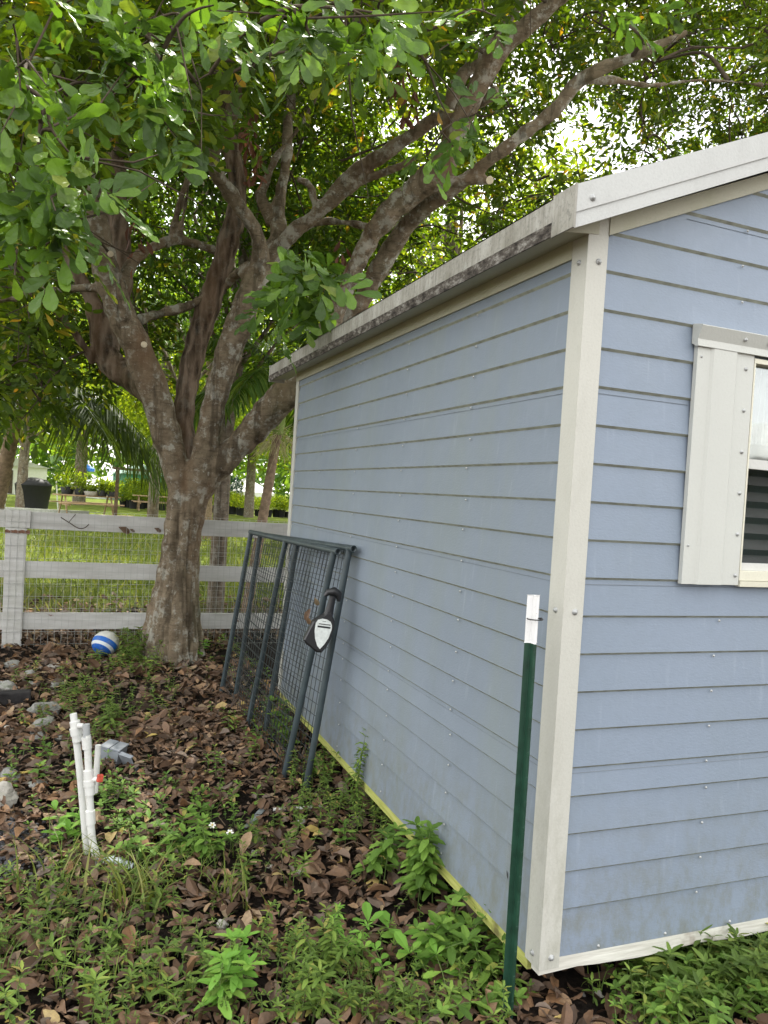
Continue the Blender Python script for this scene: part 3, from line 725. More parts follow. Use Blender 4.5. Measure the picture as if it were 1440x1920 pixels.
def remeshed(mb, name, mat, voxel):
    me = bpy.data.meshes.new('tmp'); me.from_pydata(mb.v, [], mb.f)
    bm = bmesh.new(); bm.from_mesh(me); bmesh.ops.remove_doubles(bm, verts=bm.verts, dist=1e-5); bmesh.ops.recalc_face_normals(bm, faces=bm.faces); bm.to_mesh(me); bm.free()
    o = bpy.data.objects.new('tmp', me); col.objects.link(o)
    md = o.modifiers.new('r', 'REMESH'); md.mode = 'VOXEL'; md.voxel_size = voxel
    sm = o.modifiers.new('s', 'SMOOTH'); sm.iterations = 4; sm.factor = 0.5
    dg = bpy.context.evaluated_depsgraph_get(); ev = o.evaluated_get(dg)
    me2 = bpy.data.meshes.new_from_object(ev, depsgraph=dg)
    bpy.data.objects.remove(o)
    me2.name = name; me2.materials.clear(); me2.materials.append(mat)
    # knobs and flutes
    nv = len(me2.vertices); co = np.empty(nv * 3, np.float32); me2.vertices.foreach_get('co', co); co = co.reshape(-1, 3)
    no = np.empty(nv * 3, np.float32); me2.vertices.foreach_get('normal', no); no = no.reshape(-1, 3)
    x, y, z_ = co.T
    d = 0.006 * np.sin(x * 21 + 3 * np.sin(z_ * 4)) * np.sin(y * 19 + 1) + 0.004 * np.sin(z_ * 33 + 5 * np.sin(x * 9)) + 0.003 * np.sin(x * 70 + z_ * 21) * np.sin(y * 64 - z_ * 17)
    if name == 'trunk':      # fluted foot
        b_ = at(325, 1235, 6.08); t_ = at(348, 930, 6.15); k_ = np.clip((z_ - 0) / (t_[2] - b_[2]), 0, 1.2)
        ax_x = b_[0] + (t_[0] - b_[0]) * k_; ax_y = b_[1] + (t_[1] - b_[1]) * k_
        an = np.arctan2(y - ax_y, x - ax_x); fd = np.clip((t_[2] + 0.25 - z_) / 0.7, 0, 1) * np.clip(1.3 - z_ * 0.3, 0, 1)
        q_ = np.abs(np.sin(an * 3.5 + 0.9 * np.sin(z_ * 1.7) + 0.5)); q2 = np.abs(np.sin(an * 5.5 + 1.4 * z_ + 1.0))
        d = d - fd * (0.045 * (1 - q_) ** 3 + 0.022 * (1 - q2) ** 4)
    co = co + no * d[:, None]
    me2.vertices.foreach_set('co', co.ravel().astype(np.float32))
    me2.polygons.foreach_set('use_smooth', np.ones(len(me2.polygons), bool)); me2.update()
    ob = bpy.data.objects.new(name, me2); col.objects.link(ob); return ob
mb = MB()
for L in LG.values(): tubes(mb, L)
keep(remeshed(mb, 'trunk', M_BARK, 0.016), tree)
mb = MB()
for L in LR.values(): tubes(mb, L)
keep(remeshed(mb, 'rear_limbs', M_BARK2, 0.016), tree)
# pruned ends, pale wood
cutm = simple('cut_wood', (0.55, 0.47, 0.34), 0.8, 0.2, 30)
for (px, py, d, r) in ((270, 646, 5.86, 6), (918, 338, 5.3, 7.5), (207, 476, 5.69, 6)):
    p = at(px, py, d); toc = unit(CX - p) * 0.035
    keep(MB().tube([p - toc, p + toc], [r * d / FPX, r * d / FPX * 0.9], 10).build('pruned_end', cutm), tree)
# white scar marks at the foot
# crown -------------------------------------------------------
NODES = np.array([p for L in list(LG.values()) + list(LR.values()) for p in L if p[2] > 2.0 and p[3] < 0.12])
def gap(px, py):
    """openings in the crown where the sky shows"""
    s = 0
    for cx, cy, rx, ry in ((795, 215, 60, 45), (1030, 165, 45, 50), (1130, 240, 70, 40), (1060, 300, 70, 45), (1160, 320, 60, 40), (1010, 350, 40, 35), (1195, 70, 35, 25), (960, 20, 45, 20), (700, 15, 40, 20), (1300, 105, 40, 22), (1400, 180, 26, 26)):
        q = ((px - cx) / rx / 0.72) ** 2 + ((py - cy) / ry / 0.72) ** 2
        if q < 1: return True
    return False
def sprays(LV, pos, dirs, L, tpl, k=7, leaf=0.085, up=None):
    """pinnate sprays: pos,dirs (N,3)"""
    N = len(pos); d = unit(dirs)
    n0 = unit(np.array([[0, 0, 1.0]]) + rnd(N, 0.45)) if up is None else up
    side = unit(np.cross(d, n0)); nr = unit(np.cross(side, d))
    Ls = L * rng.uniform(0.7, 1.2, (N, 1))
    for j in range(k):
        t = 0.15 + 0.85 * j / (k - 1); s = 1 if j % 2 else -1
        if j == k - 1: s = 0
        p = pos + d * Ls * t + np.array([[0, 0, -1]]) * (Ls * t * t * 0.25)
        ax = unit(d * 0.75 + side * s * 0.9 + np.array([[0, 0, -0.08]]) + rnd(N, 0.2))
        LV.add(tpl, p, ax, unit(nr + rnd(N, 0.25)), leaf * rng.uniform(0.75, 1.25, N))
def clumps_px(x0, x1, y0, y1, d0, d1, n, usegap=True, cond=None):
    out = []
    while len(out) < n:
        px = random.uniform(x0, x1); py = random.uniform(y0, y1); d = random.uniform(d0, d1)
        if usegap and gap(px, py): continue
        if cond and not cond(px, py, d): continue
        out.append(at(px, py, d))
    return np.array(out)
crown = Leaves()
T1 = leaf_t(1, 0.42, 0.15, 0.15, 0.62, 0); T1b = leaf_t(1, 0.42, 0.15, 0.15, 0.62, 1); T2 = leaf_t(1, 0.42, 0.12, 0.12, 0.68, 2)
def shed_clear(P):          # nothing may grow into the shed
    return ~((P[:, 0] > -0.5) & (P[:, 1] < 3.6) & (P[:, 2] < 2.9 + 0.0 * P[:, 0]))
ALLC = []
def crown_block(C_, per, spread, tpl, leaf, k=7):
    global ALLC
    C_ = C_[shed_clear(C_)]; ALLC.append(C_)
    N = len(C_) * per
    pos = np.repeat(C_, per, 0) + rnd(N, 1.0) * np.array([spread, spread, spread * 0.6])
    pos = pos[shed_clear(pos)]
    dirs = rnd(len(pos), 1.0); dirs[:, 2] = dirs[:, 2] * 0.6 - 0.15
    sprays(crown, pos, dirs, 0.17, tpl, k, leaf)
# far shell of the crown, seen from inside
def lowleft(px, py, d): return py < 800 - max(0, px - 60) * 0.55
crown_block(clumps_px(-140, 300, 400, 790, 7.2, 8.8, 120, False, lowleft), 11, 0.22, T1, 0.10)
crown_block(clumps_px(-200, 95, 450, 760, 5.2, 6.6, 30, False, lowleft), 10, 0.18, T1b, 0.10)
crown_block(clumps_px(-150, 620, -150, 480, 7.0, 9.5, 190, False), 10, 0.24, T1, 0.10)
crown_block(clumps_px(480, 800, 40, 560, 7.4, 9.8, 75, True), 9, 0.25, T1, 0.10)
crown_block(clumps_px(760, 1250, -120, 440, 6.6, 9.0, 105), 10, 0.20, T1, 0.10)
crown_block(clumps_px(1150, 1600, -150, 330, 7.5, 10.5, 120), 12, 0.26, T1, 0.095)
crown_block(clumps_px(430, 760, 300, 640, 7.6, 9.4, 22, False), 8, 0.2, T1, 0.10)
crown_block(clumps_px(120, 640, -120, 330, 6.6, 7.6, 60, False), 11, 0.26, T1, 0.095)
crown_block(clumps_px(600, 1000, 250, 520, 8.0, 10.0, 60, True), 10, 0.25, T1, 0.09)
crown_block(clumps_px(850, 1500, -140, 220, 7.5, 10.0, 90, True), 10, 0.25, T1, 0.085)
# roof of the crown
crown_block(clumps_px(-200, 520, -260, 160, 4.6, 6.2, 120, False), 10, 0.20, T1, 0.095)
crown_block(clumps_px(500, 900, -260, 70, 4.6, 6.4, 60, True), 10, 0.20, T1, 0.095)
crown_block(clumps_px(880, 1600, -300, 120, 5.6, 8.0, 95, True), 10, 0.22, T1, 0.085)
# high canopy out of the frame that shades the yard (the tree is about 8 m tall)
hp = []
while len(hp) < 340:
    x = random.uniform(-4.5, 5.0); y = random.uniform(-1.0, 9.5); zz = random.uniform(4.6, 7.8)
    q = ((x - 0.2) / 5.0) ** 2 + ((y - 4.3) / 5.4) ** 2
    c = np.array([x, y, zz]) - CX; f = c @ CM[2]
    if q > 1: continue
    if f > 0.3:
        u = 720 + FPX * (c @ CM[0]) / f; v = 960 + FPX * (c @ CM[1]) / f
        if -40 < u < 1480 and v > -60: continue
    hp.append((x, y, zz))
crown_block(np.array(hp), 8, 0.26, T1, 0.12)
# nearer boughs
crown_block(clumps_px(-60, 180, 30, 560, 4.2, 5.4, 26, False, lambda a, b, c: b < 520), 9, 0.16, T1b, 0.092)
crown_block(clumps_px(60, 420, -60, 250, 3.6, 4.8, 34, False), 8, 0.14, T1b, 0.09)
crown_block(clumps_px(380, 800, -80, 130, 3.8, 5.0, 32, True), 8, 0.14, T1b, 0.09)
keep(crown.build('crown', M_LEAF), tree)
# near leafy boughs with fine leaves
near = Leaves(); NB = []
def bough(px, py, d, n, spread, leaf=0.108):
    c = at(px, py, d); NB.append(c)
    pos = c + rnd(n, 1.0) * spread
    dirs = rnd(n, 0.8) + np.array([[0.1, -0.1, -0.55]])
    sprays(near, pos, dirs, 0.16, T2, 8, leaf, unit(np.array([[0, -0.5, 0.8]]) + rnd(n, 0.4)))
for a in ((25, 45, 2.5, 4, 0.05), (10, 140, 2.6, 4, 0.05), (235, 115, 3.0, 5, 0.06), (300, 140, 3.1, 4, 0.05), (310, 215, 3.3, 5, 0.06), (60, 265, 2.7, 4, 0.05), (150, 310, 2.7, 5, 0.05), (60, 360, 2.7, 6, 0.06),
          (120, 390, 2.75, 5, 0.05), (130, 430, 2.8, 4, 0.04), (100, 180, 3.1, 5, 0.08), (190, 40, 3.1, 4, 0.08), (345, 30, 3.1, 4, 0.07), (400, 10, 2.9, 3, 0.05), (205, 175, 3.2, 4, 0.06), (270, 60, 3.3, 4, 0.07), (45, 430, 3.1, 4, 0.06),
          (575, 30, 2.9, 3, 0.04), (590, 80, 2.95, 2, 0.03), (545, 10, 3.0, 3, 0.04), (690, 40, 3.1, 4, 0.05), (735, 30, 3.2, 3, 0.05), (650, 10, 3.1, 3, 0.05), (490, 40, 3.4, 4, 0.07),
          (560, 480, 3.7, 4, 0.05), (590, 530, 3.6, 5, 0.05), (535, 520, 3.8, 4, 0.05), (620, 545, 3.7, 3, 0.05), (510, 575, 3.9, 4, 0.05), (560, 570, 3.8, 4, 0.05),
          (850, 235, 4.4, 4, 0.06), (905, 205, 4.3, 3, 0.05), (800, 280, 4.4, 2, 0.05), (1180, 20, 3.9, 3, 0.06), (930, 30, 3.6, 2, 0.04)): bough(*a)
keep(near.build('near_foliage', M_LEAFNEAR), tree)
# hanging dead leaves
dl = Leaves()
for px, py, d, n, s in ((468, 240, 5.6, 26, 0.06), (480, 300, 5.6, 14, 0.04), (755, 160, 5.0, 18, 0.05), (770, 180, 5.0, 14, 0.04), (255, 430, 6.0, 14, 0.05), (650, 470, 5.8, 12, 0.06)):
    pos = at(px, py, d) + rnd(n, s) * np.array([0.6, 0.6, 1.8])
    dl.add(leaf_t(1, 0.35, 0.5, 0.2, 0.5, 1), pos, rnd(n, 0.35) + np.array([[0, 0, -1.0]]), rnd(n), 0.11 * rng.uniform(0.7, 1.1, n))
keep(dl.build('withered_leaves', M_DRY), tree)
# twigs reaching from the limbs to the leaf clumps
tw = MB()
targets = np.concatenate(ALLC + [np.array(NB)])
GN = NODES[:, :3].copy(); use = np.zeros(len(GN))
d0 = np.array([np.min(np.linalg.norm(GN - c, axis=1)) for c in targets])
for i in np.argsort(d0):
    c = targets[i]
    dd = np.linalg.norm(GN - c, axis=1) + 0.3 * np.maximum(0, GN[:, 2] - c[2]) + 0.22 * use
    j = int(np.argmin(dd)); a = GN[j]; L = np.linalg.norm(c - a); use[j] += 1
    r0 = min(0.024, 0.007 + 0.009 * L)
    mid1 = a + (c - a) * 0.35 + rng.normal(0, 0.07 * L, 3) + np.array([0, 0, 0.08 * L]); mid2 = a + (c - a) * 0.7 + rng.normal(0, 0.06 * L, 3) + np.array([0, 0, 0.05 * L])
    P = catmull([a, mid1, mid2, c], 4)
    if not shed_clear(np.array(P)).all(): continue
    tw.tube(P, list(np.linspace(r0, 0.003, len(P))), 5, False)
    GN = np.vstack([GN, np.array(P)[4::4]]); use = np.append(use, np.full(len(P[4::4]), 0.3))
    for _ in range(2 if L > 0.35 else 1):
        s_ = P[random.randint(3, len(P) - 2)]; e = s_ + rng.normal(0, 0.26, 3)
        tw.tube([s_, (s_ + e) / 2 + rng.normal(0, 0.03, 3), e], [0.005, 0.004, 0.002], 4, False)
keep(tw.build('twigs', M_TWIG), tree)

# ================================================================== white fence with wire
fence = empty('rail_fence', (-2, 5.05, 0), label='white three-rail wooden fence faced with welded wire, behind the tree', cat='fence')
def white_wood():
    m = Mat('white_painted_wood', 0.75, 0.2)
    b = m.ramp(m.noise(3, 5, 0.6, m.mapping((1, 1, 6))), [(0.3, (0.44, 0.43, 0.40)), (0.7, (0.60, 0.595, 0.57))])
    b = m.mix(m.ramp(m.noise(2.2, 5, 0.7), [(0.55, 0.0), (0.75, 0.4)]), b, (0.36, 0.38, 0.28))
    b = m.mix(m.ramp(m.noise(9, 5, 0.75), [(0.70, 0.0), (0.72, 1.0)]), b, (0.17, 0.08, 0.05))
    m.color(b); m.bump(m.noise(8, 5, 0.6, m.mapping((1, 1, 12))), 0.4, 0.004); return m.m
M_WWOOD = white_wood()
FYY = 5.05
for z0, z1, n_ in ((0.945, 1.083, 1), (0.548, 0.682, 2), (0.138, 0.273, 3)):
    xs = [-9.4, -6.6, -4.15, -1.6, 0.95, 3.5, 6.05, 8.6]
    for a, b in zip(xs[:-1], xs[1:]):
        dz = random.uniform(-0.006, 0.006); m = MB()
        q0 = z0 + dz; m.box((a + 0.004, FYY, q0), (b - 0.004, FYY + 0.035, q0 + z1 - z0))
        keep(m.build('rail', M_WWOOD, None, 0.003), fence)
pxs = [-6.6, -4.15, -1.63, 0.95, 3.5, 6.05]
for i, a in enumerate(pxs):
    m = MB(); t = -0.012
    m.add([(a - 0.078 + t, FYY - 0.026, 0.945), (a + 0.078 + t, FYY - 0.026, 0.945), (a + 0.078 + t, FYY - 0.002, 0.945), (a - 0.078 + t, FYY - 0.002, 0.945),
           (a - 0.07, FYY - 0.026, -0.06), (a + 0.07, FYY - 0.026, -0.06), (a + 0.07, FYY - 0.002, -0.06), (a - 0.07, FYY - 0.002, -0.06)],
          [(0, 3, 2, 1), (4, 5, 6, 7), (0, 1, 5, 4), (1, 2, 6, 5), (2, 3, 7, 6), (3, 0, 4, 7)])
    m.box((a - 0.088, FYY - 0.027, 0.947), (a + 0.088, FYY - 0.0025, 1.088))
    m.box((a - 0.06, FYY + 0.037, -0.06), (a + 0.06, FYY + 0.13, 1.06))
    p = keep(m.build('post', M_WWOOD, None, 0.003), fence)
    m = MB(); vs = []
    for k in range(13):
        x = a - 0.09 + 0.18 * k / 12
        vs += [(x, FYY - 0.0285, 0.930 + random.uniform(-0.006, 0.006)), (x, FYY - 0.0285, 0.902 + random.uniform(-0.008, 0.006))]
    m.add(vs, [(2 * k, 2 * k + 1, 2 * k + 3, 2 * k + 2) for k in range(12)])
    o = m.build('peeling_patch', simple('bare_rail_wood', (0.17, 0.09, 0.06), 0.9, 0.4, 60) if i == 0 else bpy.data.materials['bare_rail_wood']); o.parent = p
M_WIRE = simple('galvanised_wire', (0.40, 0.41, 0.38), 0.5, 0.15, 20, 0.4, 0.3)
m = MB(); yw = FYY - 0.031
def wj(x, z): return yw - 0.004 - 0.003 * math.sin(x * 2.1 + z * 3)
x = -6.5
while x < 4.5:
    m.tube([(x + 0.004 * math.sin(7 * x + k), wj(x, zz) , zz) for k, zz in enumerate((0.0, 0.25, 0.5, 0.75, 1.0, 1.10))], 0.0016, 4, False); x += 0.0508
for k in range(12):
    zz = 0.02 + k * 0.098
    m.tube([(-6.5 + i * 0.5, wj(i * 0.5 - 6.5, zz), zz + 0.006 * math.sin(i * 1.3 + k)) for i in range(23)], 0.0016, 4, False)
keep(m.build('wire_mesh', M_WIRE), fence)
# second run of wire a little way behind
f2 = empty('wire_fence', (-2, 5.6, 0), label='rusty sagging wire mesh standing just behind the white rails', cat='fence')
m = MB(); x = -6
while x < 3:
    m.tube([(x + 0.02 * math.sin(x * 3 + k), 5.42 + 0.02 * math.sin(x * 2 + k), zz) for k, zz in enumerate((0.0, 0.3, 0.6, 0.95))], 0.0016, 4, False); x += 0.075
for k in range(10):
    m.tube([(-6 + i * 0.5, 5.42 + 0.02 * math.sin(i), 0.03 + k * 0.1 + 0.01 * math.sin(i * 1.7 + k)) for i in range(19)], 0.0016, 4, False)
keep(m.build('wire_mesh', simple('pale_wire', (0.30, 0.30, 0.26), 0.6)), f2)
m = MB()
for x in (-6, -3, 0, 3): m.tube([(x, 5.43, -0.05), (x, 5.43, 1.0)], 0.012, 8)
keep(m.build('stake_posts', M_BGBARK), f2)
# leaves caught in the wire
for i, (px, py, lab) in enumerate(((222, 988, 'curled brown leaf caught in the wire on the top rail, largest of three'), (243, 992, 'small dark leaf caught in the wire beside the larger brown one'), (289, 990, 'dark folded leaf caught on the top rail beside the trunk'))):
    r = ray(px, py); c = CX + r * ((yw - 0.008 - CX[1]) / r[1]); L = Leaves(); k = (0.11, 0.05, 0.07)[i]
    L.add(leaf_t(1, 0.5, 0.5, 0.3, 0.5, 2), [c], np.array([[0.9, 0.1, -0.4]]), np.array([[0.1, -1, 0.3]]), k)
    tag(L.build('dead_leaf', M_DEAD), lab, 'leaf', 'dead leaves caught in the fence wire')

# ================================================================== wire kennel panels against the shed
M_TUBE = simple('dark_green_grey_tube', (0.045, 0.062, 0.068), 0.4, 0.25, 12, 0.5)
M_MESHW = simple('dark_panel_wire', (0.035, 0.042, 0.042), 0.5, 0.2, 20)
def panel(name, tr, tl, br, bl, lab, over=0.05):
    tr, tl, br, bl = map(V, (tr, tl, br, bl)); g = empty(name, br, label=lab, cat='kennel panel', group='wire panels leaning on the shed')
    R_ = 0.0155
    du = (tl - tr).normalized()
    keep(MB().tube([tr - du * over, tl + du * 0.02], R_, 14, False).build('top_rail', M_TUBE), g)
    m = MB(); e = tr - du * over; nrm = du
    # open tube end: ring and dark bore
    M_ = Matrix.Translation(e) @ (-du).to_track_quat('Z', 'Y').to_matrix().to_4x4()
    m.lathe([(R_, -0.001), (R_ + 0.0012, 0.0), (R_ + 0.001, 0.004), (R_ - 0.003, 0.005), (R_ - 0.0035, -0.03), (0.0, -0.03)], 14, M_)
    keep(m.build('tube_end', M_TUBE), g)
    for t in (0.0, 0.5, 1.0):
        a = tr.lerp(tl, t); b = br.lerp(bl, t)
        keep(MB().tube([a, b - (a - b).normalized() * 0.03], R_, 14).build('upright', M_TUBE), g)
    m = MB(); nu, nv = 31, 21; off = (tl - tr).cross(br - tr).normalized() * 0.004
    def P(u, v):
        a = tr.lerp(tl, u); b = br.lerp(bl, u); q = a.lerp(b, v); s = math.sin(math.pi * v) * math.sin(math.pi * u) * 0.02
        return q + off + Vector((-s, 0, 0.008 * math.sin(6 * u + 4 * v)))
    for i in range(1, nu): m.tube([P(i / nu, k / 8) for k in range(9)], 0.0016, 4, False)
    for j in range(1, nv): m.tube([P(k / 10, j / nv * 0.985) for k in range(11)], 0.0016, 4, False)
    keep(m.build('wire_mesh', M_MESHW), g)
    return g
panel('kennel_panel', (-0.085, 1.70, 1.108), (-0.145, 3.27, 1.09), (-0.212, 1.865, 0.0), (-0.250, 3.42, 0.0), 'outer dark tube-framed wire panel leaning on the blue wall, nearer the camera')
panel('kennel_panel', (-0.036, 1.63, 1.128), (-0.10, 3.20, 1.082), (-0.148, 1.71, 0.0), (-0.180, 3.285, 0.0), 'inner dark tube-framed wire panel standing closest to the blue wall')
# black bottle-shaped holder with a white label
dv = empty('sprayer_bottle', at(603, 1180, 3.44), label='black long-necked bottle with a white shield-shaped label hung on the wire panel', cat='bottle')
B0 = dv.location
rt = V(CM[0]); dn = V(CM[1]); fw = V(CM[2])
ang = R(9); ax_ = (-dn * math.cos(ang) + rt * math.sin(ang)); sx = (rt * math.cos(ang) + dn * math.sin(ang)); no = -fw
sx = (sx + fw * 0.2).normalized(); no = sx.cross(ax_).normalized()
if no.dot(fw) > 0: no = -no
def DP(u, v, w): return V(B0) + sx * u + ax_ * v + no * w
M_BLK = simple('black_plastic', (0.018, 0.018, 0.02), 0.38, 0.2, 15, 0.5)
def shell(outline, w0, w1, inset=0.008):
    m = MB(); n = len(outline); c = (sum(a for a, _ in outline) / n, sum(b for _, b in outline) / n)
    rings = [(1 - inset * 12, w0), (1, w0 + inset), (1, w1 - inset), (1 - inset * 12, w1)]
    vs = []
    for s, w in rings:
        for u, v in outline: vs.append(DP(c[0] + (u - c[0]) * s, c[1] + (v - c[1]) * s, w))
    fs = [tuple(range(n)), tuple(reversed(range(3 * n, 4 * n)))]
    for i in range(3):
        for k in range(n): fs.append((i * n + k, i * n + (k + 1) % n, (i + 1) * n + (k + 1) % n, (i + 1) * n + k))
    return m.add(vs, fs)
body = [(-0.045, 0.035), (-0.02, 0.055), (0.0, 0.07), (0.012, 0.085), (0.03, 0.085), (0.04, 0.062), (0.05, 0.045), (0.052, 0.01), (0.045, -0.035), (0.03, -0.075), (0.012, -0.1), (-0.01, -0.1), (-0.035, -0.085), (-0.06, -0.07), (-0.075, -0.055), (-0.06, -0.01)]
keep(shell(body, -0.03, 0.028).build('body', M_BLK), dv)
lab = [(-0.034, 0.03), (-0.026, 0.045), (-0.008, 0.052), (0.012, 0.051), (0.03, 0.043), (0.039, 0.028), (0.04, 0.008), (0.032, -0.03), (0.018, -0.06), (0.002, -0.083), (-0.012, -0.07), (-0.026, -0.04), (-0.034, -0.005)]
m = MB(); m.add([DP(u, v, 0.0295) for u, v in lab] + [DP(u, v, 0.027) for u, v in lab], [tuple(range(13))] + [(i, i + 13, (i + 1) % 13 + 13, (i + 1) % 13) for i in range(13)])
lb = keep(m.build('label', simple('white_label', (0.72, 0.75, 0.72), 0.5, 0.12, 70)), dv)
m = MB()
for v0, v1, u0, u1 in ((0.026, 0.030, -0.020, 0.032), (0.012, 0.020, -0.024, 0.034)):
    m.add([DP(u0, v0, 0.0302), DP(u1, v0, 0.0302), DP(u1, v1, 0.0302), DP(u0, v1, 0.0302)], [(0, 1, 2, 3)])
m.add([DP(-0.006, 0.040, 0.0302), DP(0.010, 0.040, 0.0302), DP(0.010, 0.042, 0.0302), DP(-0.006, 0.042, 0.0302)], [(0, 1, 2, 3)])
keep(m.build('label_print', M_BLK), dv)
m = MB().tube([DP(0.02, 0.07, 0), DP(0.022, 0.10, 0.004), DP(0.024, 0.125, 0.006), DP(0.025, 0.155, 0.008)], [0.022, 0.018, 0.016, 0.015], 14)
keep(m.build('neck', M_BLK), dv)
m = MB().tube([DP(-0.012, 0.150, 0.012), DP(0.0, 0.168, 0.012), DP(0.028, 0.176, 0.01), DP(0.05, 0.166, 0.008), DP(0.056, 0.135, 0.006)], [0.006, 0.015, 0.020, 0.018, 0.009], 12)
keep(m.build('cap', M_BLK), dv)
L = Leaves()
for i, (px, py, s) in enumerate(((583, 1140, 0.065), (577, 1155, 0.05), (590, 1120, 0.05))):
    L.add(leaf_t(1, 0.45, 0.6, 0.3, 0.5, 2), [at(px, py, 3.45)], np.array([[(-0.4, 0.3, 0.5)[i], 0.2, -0.9]]), np.array([[-0.5, -1, 0.2]]) + rnd(1, 0.3), s)
tag(L.build('dead_leaf', M_DEAD), 'crumpled brown dead leaf wedged in the wire panel beside the bottle', 'leaf')

# ================================================================== steel fence post
tp = empty('fence_post', gnd(952, 1918), label='green steel T-post with white painted tip beside the shed corner', cat='post')
b0 = gnd(952, 1918) + np.array([0, 0, -0.05]); t0 = at(1003, 1116, 2.035)
def tpost(a, b, name, mat):
    a = V(a); b = V(b); d = (b - a).normalized(); s = (rt - d * rt.dot(d)).normalized(); s = (s * 0.94 + (fw - d * fw.dot(d)) * 0.34).normalized(); f = d.cross(s).normalized()
    if f.dot(fw) > 0: f = -f
    prof = [(-0.0185, 0.003), (-0.0185, 0.0), (0.0185, 0.0), (0.0185, 0.003), (0.0035, 0.005), (0.003, 0.026), (-0.003, 0.026), (-0.0035, 0.005)]
    vs = [p + s * u + f * (v - 0.008) for p in (a, b) for u, v in prof]; n = len(prof)
    m = MB().add(vs, [tuple(range(n)), tuple(reversed(range(n, 2 * n)))] + [(i, (i + 1) % n, n + (i + 1) % n, n + i) for i in range(n)])
    return keep(m.build(name, mat, None, 0.0012), tp), s, f, d
a, b = V(b0), V(t0); w = b + (a - b) * (85 / 800)
sh, s_, f_, d_ = tpost(a, w, 'shaft', simple('green_enamel', (0.013, 0.048, 0.029), 0.38, 0.3, 30, 0.5))
def tip_mat():
    m = Mat('chipped_white_paint', 0.5, 0.3)
    b = m.mix(m.ramp(m.noise(70, 4, 0.7), [(0.64, 0.0), (0.67, 1.0)]), (0.74, 0.74, 0.73), (0.2, 0.12, 0.07)); m.color(b); return m.m
tpost(w, b, 'painted_tip', tip_mat())
c = b + (a - b) * 0.052
m = MB(); pr = [c + s_ * (0.021 * math.cos(q)) + f_ * (0.008 + 0.019 * math.sin(q)) for q in [i * math.pi / 8 for i in range(17)]]
m.tube(pr, 0.0016, 6); m.tube([c + s_ * 0.019, c + s_ * 0.026], 0.003, 6); keep(m.build('cable_tie', M_BLK), tp)
m = MB()
for k in range(16):
    q = w + (a - w) * (0.03 + k * 0.062); m.bar(q + f_ * 0.017, q + f_ * 0.017 + d_ * 0.012, 0.0075, 0.004, up=f_)
keep(m.build('studs', bpy.data.materials['green_enamel'], None, 0.001), tp)

# ================================================================== pvc standpipes
def pvc():
    m = Mat('white_pvc', 0.4, 0.4)
    b = m.mix(m.ramp(m.noise(24, 5, 0.75), [(0.54, 0.0), (0.74, 0.5)]), (0.66, 0.66, 0.63), (0.30, 0.28, 0.22)); m.color(b); return m.m
M_PVC = pvc(); DP_ = 2.74
pv = empty('standpipe', gnd(182, 1622), label='broken white PVC standpipes with couplings rising from the weeds', cat='pipe')
def A(px, py, d=DP_): return at(px, py, d)
def pipe(pts, r, name, mat=M_PVC, n=16, dd=DP_):
    r *= 0.84
    P = catmull([A(x, y, dd if len(q) == 0 else q[0]) for x, y, *q in pts], 3) if len(pts) > 2 else [A(x, y, dd if len(q) == 0 else q[0]) for x, y, *q in pts]
    return keep(MB().tube(P, r, n).build(name, mat), pv)
pipe([(137.5, 1338), (149, 1440), (158, 1540), (163, 1600)], 0.0148, 'pipe', dd=2.80)
for (x0, y0, x1, y1, r) in ((140, 1352, 142, 1364, 0.0215), (141, 1364, 144, 1378, 0.0245), (144, 1378, 146, 1390, 0.0215)): pipe([(x0, y0), (x1, y1)], r, 'coupling', dd=2.80)
pipe([(146, 1361, 2.78), (156, 1361, 2.78)], 0.011, 'side_outlet')
pipe([(163.5, 1378), (166, 1440), (169.5, 1520), (170.5, 1545)], 0.0148, 'pipe')
pipe([(161.5, 1358), (162.5, 1385)], 0.0152, 'grey_stub', simple('grey_pvc', (0.36, 0.37, 0.37), 0.45, 0.1, 30))
pipe([(162, 1382), (163.5, 1404)], 0.0195, 'coupling'); pipe([(165.5, 1444), (167, 1462)], 0.0205, 'coupling'); pipe([(167, 1462), (168, 1473)], 0.024, 'coupling'); pipe([(168, 1473), (169, 1490)], 0.0205, 'coupling')
pipe([(169, 1520), (170.5, 1545)], 0.0195, 'coupling')
pipe([(170, 1545), (173, 1575), (179, 1600), (187, 1632)], 0.0155, 'pipe')
pipe([(174, 1462), (183, 1461)], 0.011, 'valve_outlet')
c = A(187.5, 1459, 2.73)
o = MB().box((-0.010, -0.008, -0.013), (0.010, 0.008, 0.013)).build('valve_handle', simple('red_plastic', (0.50, 0.08, 0.05), 0.5, 0.3, 60), pv, 0.003)
o.matrix_parent_inverse = Matrix.Translation(pv.location).inverted(); o.location = c; o.rotation_euler = (0, 0.1, 0.3)
pipe([(184, 1397, 2.82), (182, 1430, 2.82), (178, 1486, 2.82)], 0.0125, 'branch_pipe')
